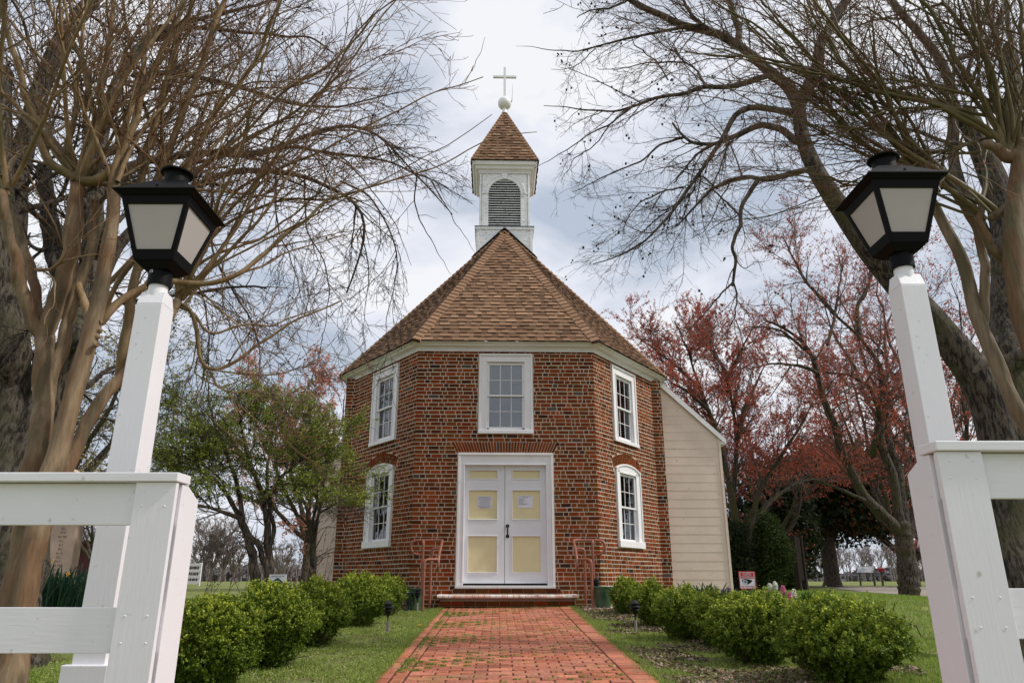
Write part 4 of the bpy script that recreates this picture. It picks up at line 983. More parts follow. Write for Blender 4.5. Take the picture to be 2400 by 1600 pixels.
K_bark = bark('dark_furrowed_bark', (.016, .012, .009), (.115, .095, .074), 28, .035, moss=((.060, .056, .028), 2.5))
K_brdark = bark('dark_limb_bark', (.026, .019, .015), (.10, .078, .062), 26, .008)
K_mossy = bark('mossy_grey_bark', (.016, .012, .009), (.100, .082, .062), 30, .03, moss=((.060, .058, .022), 2.0))
def smooth_bark(name, c1, c2, c3):
    m = bpy.data.materials.new(name); m.use_nodes = True; t = m.node_tree; t.nodes.clear(); l = t.links.new
    o = N(t, 'ShaderNodeOutputMaterial'); b = N(t, 'ShaderNodeBsdfPrincipled'); b.inputs['Roughness'].default_value = .7; b.inputs['Specular IOR Level'].default_value = .2
    tcx = N(t, 'ShaderNodeTexCoord')
    def ns(scale, st, lo, hi, det=6):
        q = N(t, 'ShaderNodeMapping'); q.inputs['Scale'].default_value = st; l(tcx.outputs['Object'], q.inputs['Vector']); n = N(t, 'ShaderNodeTexNoise'); n.inputs['Scale'].default_value = scale; n.inputs['Detail'].default_value = det; n.inputs['Distortion'].default_value = .15
        l(q.outputs[0], n.inputs['Vector']); r = N(t, 'ShaderNodeMapRange'); r.inputs['From Min'].default_value = lo; r.inputs['From Max'].default_value = hi; l(n.outputs['Fac'], r.inputs['Value']); return r.outputs[0], n.outputs['Fac']
    p1, _ = ns(5, (1, 1, .35), .44, .56); p2, _ = ns(9, (1, 1, .22), .50, .62); st, sraw = ns(55, (1, 1, .09), .30, .70)
    x = N(t, 'ShaderNodeMix', data_type='RGBA'); l(p1, x.inputs['Factor']); x.inputs['A'].default_value = (*c1, 1); x.inputs['B'].default_value = (*c2, 1)
    y = N(t, 'ShaderNodeMix', data_type='RGBA'); l(p2, y.inputs['Factor']); l(x.outputs['Result'], y.inputs['A']); y.inputs['B'].default_value = (*c3, 1)
    r = N(t, 'ShaderNodeMapRange'); r.inputs['To Min'].default_value = .76; r.inputs['To Max'].default_value = 1.16; l(st, r.inputs['Value'])
    z = N(t, 'ShaderNodeVectorMath', operation='SCALE'); l(y.outputs['Result'], z.inputs[0]); l(r.outputs[0], z.inputs['Scale']); l(z.outputs[0], b.inputs['Base Color'])
    u = N(t, 'ShaderNodeBump'); u.inputs['Distance'].default_value = .006; l(sraw, u.inputs['Height']); l(u.outputs[0], b.inputs['Normal']); l(b.outputs[0], o.inputs['Surface']); return m
K_crape = smooth_bark('smooth_tan_bark', (.155, .090, .048), (.24, .170, .105), (.115, .085, .050))
K_crapeb = bark('olive_tan_branch', (.185, .112, .055), (.29, .20, .11), 12, .002, moss=((.105, .085, .038), 1.6), sm=True)
K_crapeo = bark('olive_green_branch', (.10, .078, .032), (.15, .115, .06), 6, .002, moss=((.070, .072, .018), 1.6), sm=True)
K_tan2 = smooth_bark('brown_tan_bark', (.15, .090, .048), (.20, .15, .098), (.11, .092, .050))
K_twigr = mat('reddish_twig', (.17, .085, .055), .8)
K_twigd = mat('dark_twig', (.040, .027, .023), .85)
K_twigg = mat('grey_brown_twig', (.075, .058, .048), .85)
K_vcol = mat('twigs_and_pods', vcol=True, rough=.85)
TWC = {'K_twigr': (.15, .075, .038), 'K_twigd': (.036, .023, .017), 'K_twigg': (.085, .064, .052)}
K_twigfar = mat('distant_twig', (.17, .135, .12), .9)

def stack(lst): return np.stack([p for p, r in lst]), np.stack([r for p, r in lst])

# ---- left crape myrtle -----------------------------------------------------------
def tree_left_crape():
    rg = np.random.default_rng(11)
    A = lambda s, *a, **k: trace(s, *a, **k)
    tr = [A('7: 20,1620 65,1300 95,1040 165,600 200,200 4: 250,1566 285,1250 310,1000 300,850 285,700', 4.25, 4.5, .092, .060, pw=.7),
          A('7: 50,1620 95,1300 150,1000 225,600 310,200 4: 390,1566 475,1250 560,950 640,780 690,500 740,250 765,50 1: 800,1500 790,1350 770,1270', 4.2, 4.45, .085, .040, pw=.7),
          A('7: 240,700 350,300 4: 480,1566 600,1350 720,1180 830,1040 950,900 1060,780 1190,600 1225,520', 4.3, 4.9, .052, .030),
          A('4: 300,760 370,560 430,400 480,200 1: 500,1500 525,1380 540,1240', 4.5, 4.5, .055, .045),
          A('4: 300,760 220,640 150,450 100,200 60,50 1: 30,1450 10,1300', 4.5, 4.2, .045, .030),
          A('4: 285,760 250,600 245,450 200,230 150,100 1: 70,1420 10,1350', 4.5, 4.6, .038, .025),
          A('4: 300,1290 350,1080 430,800 470,600 520,400 600,250 640,120 1: 650,1500 660,1400', 4.46, 4.7, .045, .030)]
    up = [A('1: 540,1245 700,1250 800,1150 870,1000 960,750 1060,500 1180,250 1290,-20', 4.5, 4.4, .032, .014),
          A('1: 540,1240 480,1200 330,1130 260,900 200,700 130,450 50,200 0,0', 4.5, 4.1, .034, .014),
          A('1: 545,1230 640,1050 690,850 710,600 770,250 785,-20', 4.5, 4.3, .030, .016),
          A('1: 530,1240 480,1000 520,700 550,450 590,150 560,-20', 4.5, 4.7, .024, .012),
          A('1: 770,1270 880,800 950,600 1010,300 1040,60 1050,-30', 4.45, 4.6, .028, .014),
          A('1: 500,1180 400,1050 250,850 100,720 -20,600', 4.5, 4.2, .022, .012),
          A('1: 500,1200 300,950 100,770 -20,690', 4.5, 4.7, .018, .010),
          A('1: 560,1200 660,900 600,600 560,420 480,200 430,-20', 4.5, 4.4, .022, .010),
          A('1: 960,1300 1030,1000 1100,750 1170,450 1250,200 1330,-20', 4.7, 4.6, .030, .014),
          A('4: 820,1050 900,500 1: 1060,1250 1170,1000 1270,750 1350,580 1430,350 1500,100 1545,-20', 4.9, 4.6, .040, .018),
          A('1: 1330,670 1500,630 1620,590', 4.75, 4.7, .012, .006),
          A('4: 690,640 770,460 850,300 1: 1200,1500 1300,1170 1350,1000 1450,800 1650,600 1790,400 1880,150 1955,-20', 4.9, 4.6, .020, .010),
          A('4: 720,420 880,230 1050,60 1: 1200,1350 1380,1140 1700,900 2000,600 2250,450 2352,370 2: 60,320 150,200 250,60', 4.9, 4.7, .017, .006),
          A('1: 1130,1400 1230,1140 1500,1090 1750,940 2000,780 2352,520 2: 100,350 250,130 400,-10', 4.9, 4.9, .016, .005),
          A('4: 1230,520 1330,300 1: 1520,1500 1900,1100 2100,800 2250,560 2352,400 2: 100,230 230,70 400,-10', 5.0, 4.9, .016, .005),
          A('4: 1225,540 1310,330 1400,80 1: 1500,1450 1700,1250 2100,1100 2352,960 2: 350,800 600,640 880,580 985,530', 5.0, 5.4, .016, .004),
          A('2: 850,575 960,370 990,250', 5.35, 5.4, .004, .002),
          A('4: 1240,500 1350,200 1: 1560,1520 2000,1350 2352,1390 2: 0,1370 300,1250 600,1200 850,1060 1000,960 1150,940 1350,900', 5.0, 5.6, .015, .003),
          A('4: 700,650 800,520 950,430 1020,380 1200,360 1400,400 1600,340 1750,250 1850,120 2050,0 1: 2150,1450 2352,1300', 4.5, 5.1, .028, .010),
          A('4: 1200,375 1450,200 1700,110 1850,50 1: 2050,1450 2250,1300', 5.0, 5.3, .014, .006),
          A('4: 1225,520 1290,520 1335,580 1345,700 1370,800 1360,900 1400,960 1450,1000 1600,950 1750,830 2000,650 2352,510', 4.95, 5.3, .018, .006, wig=.006),
          A('4: 1450,1000 1500,1100 1600,1140 1740,1120', 5.1, 5.2, .009, .004), A('4: 1360,900 1340,1000 1420,1060 1560,1110', 5.1, 5.2, .007, .003),
          A('4: 1235,545 1350,590 1380,690 1450,740 1700,660 1850,690 2000,620 2200,560', 4.95, 5.3, .012, .004, wig=.006),
          A('4: 1210,530 1280,350 1340,200', 4.95, 4.9, .020, .014), A('4: 650,680 560,500 520,300 1: 560,1500 560,1400', 4.5, 4.8, .03, .02),
          A('4: 250,290 350,290 430,230 470,120', 4.45, 4.3, .012, .006)]
    bu = np.random.default_rng(3)
    for k_ in range(14):
        c_ = at((650 + bu.normal(0, 20)) / 2.94, 533 + (760 + bu.normal(0, 42)) / 2.94, 4.36 + bu.normal(0, .012)); tr.append((c_ + np.linspace(-.5, .5, 31)[:, None] * bu.normal(0, .022, 3), .020 * np.sqrt(1 - (np.linspace(-.95, .95, 31)) ** 2)))
    rt = empty('crape_myrtle', (-2.9, 4.3, gz(-2.9, 4.3)), 0, 'multi-stemmed tree with smooth tan bark behind the left fence and lamp post', 'tree')
    base = np.array([-2.9, 4.3, gz(-2.9, 4.3)])
    V, Fq = limbs(tr, 22, .03, rg, 4, .045); mesh_np('trunk', V - base, Fq, K_crape, parent=rt, smooth=True)
    V, Fq = limbs(up, 8, .05, rg); br = (V, Fq)
    P0, R0 = stack(up)
    # extra main shoots fanning from the knuckles
    kn = np.array([at(540 / 2.94, 1240 / 2.94, 4.5), at(770 / 2.94, 1270 / 2.94, 4.45), at(20, 440, 4.3), at(225, 470, 4.7), at(416, 700, 4.95), at(395, 420, 4.9)])
    n = 34; S = kn[rg.integers(0, len(kn), n)] + rg.normal(0, .03, (n, 3)); D = np.stack([rg.normal(.18, .55, n), rg.normal(.0, .55, n), np.full(n, 1.)], 1)
    P1, R1 = grow(S, D, rg.uniform(1.5, 2.8, n), rg.uniform(.010, .022, n), 14, .06, (.15, 0, .25), rg, tip=.25)
    P2, R2 = children(P0, R0, 260, rg, .12, 1, .6, .22, .85, .35, .6, .009, 10, .11, (.12, 0, .25))
    P2b, R2b = children(P1, R1, 230, rg, .15, 1, .55, .2, .75, .35, .6, .008, 10, .11, (.1, 0, .2))
    Pa, Ra = np.concatenate([P2, P2b]), np.concatenate([R2, R2b])
    Pa, Ra = keep_clear(Pa, Ra, [(1125, 1400, 60, 240), (1105, 1400, 240, 470), (960, 1400, 470, 1400), (820, 1400, 560, 760)])
    P3, R3 = children(Pa, Ra, 4000, rg, .15, 1, .7, .25, .30, .4, .6, .0035, 6, .13, (.05, 0, .12))
    P3, R3 = keep_clear(P3, R3, [(1125, 1400, 60, 240), (1105, 1400, 240, 470), (960, 1400, 470, 1400)])
    P4, R4 = children(P3, R3, 5200, rg, .2, 1, .75, .25, .09, .4, .7, .0022, 3, .15, (0, 0, .1))
    V, Fq = join([br, tubes(P1, R1, 6), tubes(Pa, Ra, 5)]); mesh_np('branch', V - base, Fq, K_crapeb, parent=rt, smooth=True)
    C = P4[rg.choice(len(P4), 260)][:, -1]; C = np.concatenate([C + rg.normal(0, .015, C.shape) for _ in range(2)]); tw = join([tubes(P3, np.maximum(R3, .0022), 3), tubes(P4, np.maximum(R4, .0016), 3)]); pd = spheres(C, rg.uniform(.005, .0085, len(C))); V, Fq = join([tw, pd])
    mesh_np('crown', V - base, Fq, K_vcol, col=np.concatenate([np.tile(TWC['K_twigr'], (len(tw[0]), 1)), np.tile((.030, .020, .014), (len(pd[0]), 1))]), parent=rt)
tree_left_crape()

# ---- left dark tree ----------------------------------------------------------------
def tree_left_dark():
    rg = np.random.default_rng(12); A = trace
    tr = [A('7: 20,1566 45,1000 75,300 4: 90,1566 110,1000 90,700 60,400 1: 100,1300 170,1000 250,700 330,450 420,250 560,80 660,-30', 7.2, 7.8, .36, .09, pw=.45),
          A('7: 120,800 150,300 4: 250,1300 420,1000 560,700 640,400 650,200 1: 640,1400 650,1200 700,800 850,450 930,330 1100,200', 7.3, 8.0, .30, .06, pw=.6),
          A('4: 60,900 20,600 -20,300 1: -40,1300 -20,900 10,500', 7.3, 7.0, .22, .12),
          A('4: 560,760 500,500 380,200 1: 330,1400 300,1150', 7.4, 8.2, .14, .08)]
    lb = [A('4: 640,500 800,120 1: 1050,1450 1380,1270 1500,1190 1700,1170 1900,1180 2100,1210 2352,1310 2: 120,1400 200,1500 5: 150,100 110,250 30,450', 7.7, 9.3, .085, .010, pw=.7),
          A('1: 640,1300 900,1120 1400,1060 1880,1050 2000,980 2200,900 2352,860 2: 150,850 260,910 320,980 440,1130 540,1220 640,1330 760,1480', 7.8, 9.5, .065, .006, pw=.8),
          A('1: 1800,1060 2000,1000 2200,1050 2352,1060 2: 150,1070 300,1110 500,1180 700,1270 900,1400', 8.9, 9.8, .028, .005),
          A('1: 930,520 1070,490 1400,540 1700,610 2000,720 2352,750 2: 200,680 340,650 470,630', 8.0, 9.0, .040, .006),
          A('1: 940,330 1300,180 1700,230 2150,260 2300,350', 8.0, 8.6, .040, .010), A('1: 1060,230 1300,150 1500,100 1800,20 2000,-20', 8.0, 8.4, .04, .012),
          A('2: 0,1250 200,1340 330,1566 5: 370,100 385,300 330,560 300,700 320,850', 9.0, 9.4, .016, .003),
          A('2: 520,1220 500,1400 560,1566 5: 600,50 680,200 760,320', 9.4, 9.8, .012, .003), A('2: 620,1250 740,1450 800,1566 5: 860,60 930,200', 9.4, 9.9, .010, .002),
          A('1: 1470,1200 4: 1450,150 1600,440 1700,580 1780,730 1800,900 1790,1100', 8.4, 8.7, .020, .005),
          A('1: 1300,1290 4: 1300,250 1420,540 1440,750 1440,1000 1400,1150', 8.2, 8.6, .016, .005), A('1: 1900,1180 4: 1900,0 2000,200 2060,400 2080,600', 8.8, 9.0, .014, .004),
          A('1: 2100,1210 4: 2100,0 2250,250 2270,500 2200,900', 9.0, 9.2, .014, .003), A('5: 130,0 200,300 160,550 150,720 180,900', 9.2, 9.4, .010, .002),
          A('4: 600,1100 700,1000 860,930 1000,860', 7.8, 8.4, .03, .012), A('4: 520,1350 700,1310 900,1360', 7.8, 8.4, .022, .008),
          A('1: 2300,1050 2: 50,1120 160,1250 280,1400 380,1566 5: 420,100 480,260', 9.0, 9.5, .012, .003), A('2: 330,980 430,1050 620,1120 800,1250 930,1330', 9.2, 9.8, .010, .003)]
    rt = empty('large_bare_tree', (-5.0, 7.3, gz(-5, 7.3)), 0, 'big dark furrowed trunk with drooping bare limbs at the left edge', 'tree'); base = np.array([-5.0, 7.3, gz(-5, 7.3)])
    V, Fq = limbs(tr, 26, .03, rg, 4, .05); mesh_np('trunk', V - base, Fq, K_bark, parent=rt, smooth=True)
    V, Fq = limbs(lb, 9, .05, rg); br = (V, Fq)
    P0, R0 = stack(lb); Pt, Rt = stack(tr)
    Pt2, Rt2 = children(Pt, Rt, 46, rg, .45, 1, .9, .3, 1.8, .35, .3, .035, 12, .12, (.3, 0, .1))
    P2, R2 = children(P0, R0, 210, rg, .2, 1, .6, .25, 1.1, .35, .55, .014, 12, .12, (.25, 0, -.65))
    P2b, R2b = children(Pt2, Rt2, 300, rg, .2, 1, .7, .25, .8, .35, .55, .010, 10, .12, (.2, 0, -.2))
    P2, R2 = keep_clear(P2, R2, [(1125, 1400, 60, 240), (1105, 1400, 240, 470), (960, 1400, 520, 1400)])
    P3, R3 = children(np.concatenate([P2[:, :11], P2b]), np.concatenate([R2[:, :11], R2b]), 3300, rg, .15, 1, .7, .25, .42, .4, .55, .005, 8, .15, (.1, 0, -.35))
    P3, R3 = keep_clear(P3, R3, [(1125, 1400, 60, 240), (1105, 1400, 240, 470), (960, 1400, 470, 1400)])
    P4, R4 = children(P3, R3, 10000, rg, .1, 1, .8, .25, .12, .4, .6, .003, 3, .18, (0, 0, .0))
    V, Fq = join([br, tubes(Pt2, Rt2, 7), tubes(P2, R2, 5), tubes(P2b, R2b, 5)]); mesh_np('branch', V - base, Fq, K_brdark, parent=rt, smooth=True)
    C = P4[rg.choice(len(P4), 150)][:, -1]; tw = join([tubes(P3, np.maximum(R3, .0030), 3), tubes(P4, np.maximum(R4, .0021), 3)]); pd = spheres(C, rg.uniform(.008, .014, len(C))); V, Fq = join([tw, pd])
    mesh_np('crown', V - base, Fq, K_vcol, col=np.concatenate([np.tile(TWC['K_twigd'], (len(tw[0]), 1)), np.tile((.030, .020, .014), (len(pd[0]), 1))]), parent=rt)
tree_left_dark()

# ---- right big grey tree --------------------------------------------------------------
def tree_right_big():
    rg = np.random.default_rng(13); A = trace
    tr = [A('9: 2260,1700 2230,900 2230,300 6: 2230,1500 2150,1250 2050,1040 1900,850 1780,680 1600,480 1440,330 1330,230 3: 1180,1566 1100,1450 950,1230 850,1100 790,900 770,760 790,680', 7.6, 8.0, .46, .085, pw=.38),
          A('6: 2280,1500 2250,1100 2230,800 2250,500 2250,200 3: 2200,1400 2100,1100 1950,800', 7.8, 8.3, .25, .13),
          A('6: 2250,900 2330,600 2352,300 3: 2380,1300 2300,800 2250,300', 7.8, 8.6, .20, .09)]
    lb = [A('3: 790,720 740,600 600,500 480,370 350,300 200,220 0,175 2: 2250,130 2100,50 1970,0', 8.0, 7.6, .080, .035),
          A('3: 800,720 850,650 920,450 960,280 1060,100 1140,-20', 8.0, 8.2, .085, .065),
          A('3: 380,300 390,200 330,30 310,-20', 7.8, 7.8, .045, .035), A('3: 190,210 80,130 30,50 0,-10', 7.7, 7.6, .030, .016),
          A('3: 760,775 600,750 480,715 330,790 300,950 110,1190 60,1270 0,1350 -60,1440 5: 2200,0 2050,130 1900,200 1750,250', 8.0, 8.6, .050, .006, pw=.8),
          A('3: 770,970 700,900 550,850 420,920 220,990 60,990 0,930 -60,860', 8.0, 8.5, .050, .014),
          A('3: 230,985 100,1060 0,1180 -60,1260', 8.4, 8.7, .020, .008), A('3: 330,950 290,1060 240,1200 200,1300', 8.4, 8.6, .014, .006),
          A('3: 830,1175 600,1240 380,1220 230,1290 60,1450 0,1510 -40,1560', 7.9, 8.5, .040, .010),
          A('3: 515,1245 470,1320 410,1380 390,1566 6: 370,30 340,130 370,230 350,380', 8.1, 8.4, .030, .018), A('6: 350,375 290,430 200,540 100,650 0,720', 8.4, 8.6, .013, .004), A('6: 350,380 380,480 360,630 300,720 270,850', 8.4, 8.6, .012, .003), A('6: 365,640 400,720 440,900', 8.5, 8.6, .007, .002),
          A('3: 590,520 400,580 290,610 150,590 0,660 2: 2250,650 2000,740 1900,770 1700,760 1500,720 1400,740', 7.9, 8.6, .040, .004),
          A('2: 2352,190 2150,230 1900,280 1750,330 1600,355 1400,340 1200,310', 7.7, 8.3, .022, .002), A('2: 2352,430 2100,430 1900,490 1750,480', 7.8, 8.3, .012, .004),
          A('2: 2352,950 2200,990 2050,1120 1850,1200 1600,1320', 8.5, 8.9, .018, .004), A('2: 1960,10 1850,60 1700,75 1620,120', 7.6, 7.8, .018, .006),
          A('2: 2000,740 1850,860 1700,930 1560,1020 1420,1120 1330,1160', 8.1, 8.7, .014, .003), A('2: 1850,860 1750,1000 1600,1100 1500,1270', 8.2, 8.7, .009, .003),
          A('2: 2352,1290 2200,1320 2050,1400 1960,1520 1940,1600', 8.5, 8.8, .012, .005), A('3: 150,590 100,480 30,440 2: 2300,360 2200,300 2100,200', 8.0, 8.2, .014, .006),
          A('2: 1750,335 1650,430 1560,480 1450,480', 8.2, 8.4, .008, .003), A('2: 2250,550 2180,430 2000,290 1960,100', 8.0, 8.0, .010, .005),
          A('3: 240,1300 150,1230 110,1190 6: 0,-60', 8.4, 8.6, .012, .008), A('3: 210,1310 330,1420 390,1480', 8.4, 8.4, .011, .012),
          A('6: 2235,420 2180,200 2080,60 3: 1990,1450 1900,1250 1860,1100 1870,600 1780,400 1600,200 1500,100 1430,-20', 8.3, 8.3, .085, .05), A('3: 1870,600 1700,590 1400,620 1200,640 900,590', 8.3, 8.6, .022, .008),
          A('3: 2020,1000 1850,990 1600,900 1350,850 1180,880 1000,930 880,935', 8.1, 8.6, .028, .008), A('3: 1860,420 2100,330 2200,100 2250,-20', 8.3, 8.6, .04, .03),
          A('3: 1500,130 1350,130 1200,180 1050,260', 8.3, 8.5, .018, .008), A('6: 2040,960 2140,860 2200,760 2230,600', 7.7, 8.0, .10, .08), A('3: 1000,0 1040,100 1020,200', 8.1, 8.1, .03, .03),
          A('6: 2130,1000 2250,900 2400,850', 7.8, 7.6, .10, .08)]
    rt = empty('large_bare_tree', (4.9, 7.6, gz(4.9, 7.6)), 0, 'big mossy leaning tree behind the right fence, bare limbs arching toward the belfry', 'tree'); base = np.array([4.9, 7.6, gz(4.9, 7.6)])
    V, Fq = limbs(tr, 26, .03, rg, 4, .05); mesh_np('trunk', V - base, Fq, K_mossy, parent=rt, smooth=True)
    V, Fq = limbs(lb, 10, .04, rg); br = (V, Fq)
    P0, R0 = stack(lb)
    P2, R2 = children(P0, R0, 330, rg, .15, 1, .7, .25, .75, .4, .55, .010, 10, .14, (-.2, 0, .05))
    CL = [(1060, 1350, 0, 105), (1060, 1290, 105, 620), (940, 1250, 620, 860)]; P2, R2 = keep_clear(P2, R2, CL)
    P3, R3 = children(np.concatenate([P2]), np.concatenate([R2]), 2300, rg, .15, 1, .75, .25, .34, .4, .6, .004, 7, .15, (-.08, 0, .05))
    P3, R3 = keep_clear(P3, R3, CL)
    P4, R4 = children(P3, R3, 6500, rg, .15, 1, .8, .25, .11, .4, .65, .0026, 3, .18, (0, 0, .1))
    V, Fq = join([br, tubes(P2, R2, 5)]); mesh_np('branch', V - base, Fq, bark('grey_limb_bark', (.045, .035, .028), (.125, .10, .082), 14, .006), parent=rt, smooth=True)
    C = P3[rg.choice(len(P3), 190)][:, -1]; C = np.concatenate([C + rg.normal(0, .03, C.shape) for _ in range(2)]); tw = join([tubes(P3, np.maximum(R3, .002), 3), tubes(P4, np.maximum(R4, .0015), 3)]); pd = spheres(C, rg.uniform(.010, .017, len(C))); V, Fq = join([tw, pd])
    mesh_np('crown', V - base, Fq, K_vcol, col=np.concatenate([np.tile(TWC['K_twigg'], (len(tw[0]), 1)), np.tile((.030, .020, .014), (len(pd[0]), 1))]), parent=rt)
tree_right_big()

# ---- right crape myrtle -------------------------------------------------------------------
def tree_right_crape():
    rg = np.random.default_rng(14); A = trace
    tr = [A('9: 2800,1500 2700,500 6: 2600,1566 2352,1400 2200,1000 2050,680 1990,450 1950,200 1800,0 3: 1770,1480 1740,1400', 4.3, 4.8, .068, .035),
          A('9: 3000,1500 2800,500 6: 2700,1500 2500,1100 2380,700 2320,500 2290,300 2280,0 3: 2290,1400 2320,1150 2340,1000', 4.3, 4.5, .085, .055),
          A('6: 2060,700 2070,500 2080,200 2020,0 3: 1990,1500 1900,1350 1780,1240', 4.7, 4.6, .035, .022), A('6: 2300,420 2250,260 2150,180 2080,40 3: 2040,1520 2060,1400', 4.6, 4.5, .040, .02),
          A('3: 2340,1060 2240,1090 2150,1010 2080,990', 4.5, 4.5, .05, .03), A('3: 2290,1400 2180,1470 2130,1500', 4.5, 4.6, .04, .03)]
    up = [A('3: 2250,1050 2200,950 2000,820 1650,670 1300,600 950,490 700,430 560,400 200,380 0,355', 4.5, 4.3, .022, .005),
          A('3: 2150,700 2000,660 1700,580 1300,540 1000,590', 4.5, 4.3, .014, .005), A('3: 2130,940 1850,780 1650,680 1400,660 1130,570 940,480 780,280 700,220 560,0', 4.5, 4.2, .020, .007),
          A('3: 1650,1150 1330,1060 1100,860 980,700 930,560', 4.8, 4.6, .020, .008), A('3: 1740,1400 1560,1100 1420,880 1300,700 1150,500 880,100 850,-20', 4.7, 4.4, .022, .009),
          A('3: 1780,1240 1600,1060 1480,800 1330,640 1260,480 1080,180 1000,-10', 4.6, 4.5, .020, .009),
          A('3: 2230,1060 2180,900 2090,700 1960,540 1800,250 1640,-10', 4.5, 4.3, .026, .012), A('3: 2250,1070 2260,900 2160,600 2060,350 1850,100 1780,-10', 4.5, 4.4, .028, .014),
          A('3: 2260,1060 2300,800 2230,550 2160,300 2080,-10', 4.5, 4.5, .030, .016), A('3: 2330,1000 2300,700 2270,400 2250,-10', 4.5, 4.6, .030, .014),
          A('3: 2345,1000 2380,700 2350,350 2330,-10', 4.5, 4.3, .026, .012), A('3: 2230,1080 2250,850 2170,780 2020,640 1960,480 2000,300 2010,-10', 4.5, 4.8, .022, .010),
          A('3: 2100,800 1850,740 1500,750 1200,780 1000,760', 4.5, 4.4, .013, .004), A('3: 2140,940 1950,1000 1650,1060 1450,960 1150,880 950,860', 4.6, 4.4, .012, .004),
          A('3: 1960,800 1700,560 1600,370 1480,180 1250,50', 4.5, 4.7, .016, .007), A('3: 2040,1050 1900,1060 1700,1140', 4.6, 4.6, .012, .006), A('3: 1500,1270 1200,1280 950,1210 700,1180 450,1170', 4.8, 4.6, .010, .003),
          A('3: 2060,1400 2100,1200 2040,1030 1930,780 1800,620', 4.6, 4.9, .018, .008), A('3: 700,350 520,180 300,60 200,-10', 4.3, 4.2, .009, .005), A('3: 1000,520 700,470 450,390 200,330', 4.3, 4.2, .01, .005)]
    rt = empty('crape_myrtle', (3.6, 4.3, gz(3.6, 4.3)), 0, 'multi-stemmed tree with olive green bark at the top right corner', 'tree'); base = np.array([3.6, 4.3, gz(3.6, 4.3)])
    V, Fq = limbs(tr, 20, .04, rg, 4, .05); mesh_np('trunk', V - base, Fq, K_tan2, parent=rt, smooth=True)
    V, Fq = limbs(up, 8, .05, rg); br = (V, Fq)
    P0, R0 = stack(up)
    n = 22; kn = np.array([at(2360, 340, 4.5), at(2200, 450, 4.7), at(2320, 500, 4.5)]); S = kn[rg.integers(0, 3, n)] + rg.normal(0, .03, (n, 3)); D = np.stack([rg.normal(-.35, .5, n), rg.normal(.0, .5, n), np.full(n, 1.)], 1)
    P1, R1 = grow(S, D, rg.uniform(1.5, 2.6, n), rg.uniform(.010, .020, n), 14, .06, (-.15, 0, .25), rg, tip=.25)
    P2, R2 = children(P0, R0, 240, rg, .12, 1, .55, .2, .8, .35, .6, .008, 10, .08, (-.15, 0, .12)); P2b, R2b = children(P1, R1, 100, rg, .15, 1, .5, .2, .7, .35, .6, .007, 10, .08, (-.1, 0, .2))
    Pa, Ra = np.concatenate([P2, P2b]), np.concatenate([R2, R2b])
    P3, R3 = children(Pa, Ra, 2300, rg, .15, 1, .75, .25, .27, .4, .6, .0033, 6, .14, (-.05, 0, .08)); P4, R4 = children(P3, R3, 5200, rg, .2, 1, .75, .25, .09, .4, .7, .0021, 3, .15, (0, 0, .1))
    V, Fq = join([br, tubes(P1, R1, 6), tubes(Pa, Ra, 5)]); mesh_np('branch', V - base, Fq, K_crapeo, parent=rt, smooth=True)
    V, Fq = join([tubes(P3, np.maximum(R3, .0022), 3), tubes(P4, np.maximum(R4, .0016), 3)]); mesh_np('crown', V - base, Fq, K_twigr, parent=rt)
tree_right_crape()

# ---- generic background tree -----------------------------------------------------------------
def fill_tree(name, label, cat, x, y, h, spread, tr, bm, tm, rg, n2=120, n3=900, n4=3000, l2=1.6, l3=.7, l4=.3, leaves=None, lsize=.05, nleaf=4, trop=(0, 0, .1), r2=.03, min_r=.004, flat=0, zmin=None, group=None, extra=None):
    """tr: list of (P,R) main limbs in world space; twigs and leaves grown from them"""
    rt = empty(name, (x, y, gz(x, y)), 0, label, cat, group); base = np.array([x, y, gz(x, y)])
    V, Fq = limbs(tr, 10, .05, rg); mesh_np('trunk', V - base, Fq, bm, parent=rt, smooth=True)
    P0, R0 = stack(tr)
    P2, R2 = children(P0, R0, n2, rg, .25, 1, .75, .25, l2, .35, .55, r2, 9, .13, trop, flat=flat)
    P3, R3 = children(P2, R2, n3, rg, .15, 1, .7, .25, l3, .35, .6, r2 * .35, 6, .13, trop, flat=flat)
    P4, R4 = children(P3, R3, n4, rg, .15, 1, .7, .25, l4, .35, .6, r2 * .15, 3, .15, trop, flat=flat)
    if zmin is not None:
        k3, k4 = P3[..., 2].min(1) > zmin - .35, P4[..., 2].min(1) > zmin - .25; P3, R3, P4, R4 = P3[k3], R3[k3], P4[k4], R4[k4]
    V, Fq = join([tubes(P2, np.maximum(R2, min_r * 1.3), 4), tubes(P3, np.maximum(R3, min_r), 3), tubes(P4, np.maximum(R4, min_r * .7), 3)])
    mesh_np('crown', V - base, Fq, tm, parent=rt)
    if leaves:
        Q = np.concatenate([P4.reshape(-1, 3), P3[:, 3:].reshape(-1, 3)]); C = Q[rg.choice(len(Q), nleaf)] + rg.normal(0, lsize * .8, (nleaf, 3))
        if zmin is not None: C = C[C[:, 2] > zmin]
        V, Fq = diamonds(C, lsize, rg); mesh_np(leaves[0], V - base, Fq, M_leaf, col=np.repeat(palette(leaves[1], len(C), rg), 4, 0), parent=rt)
    return rt
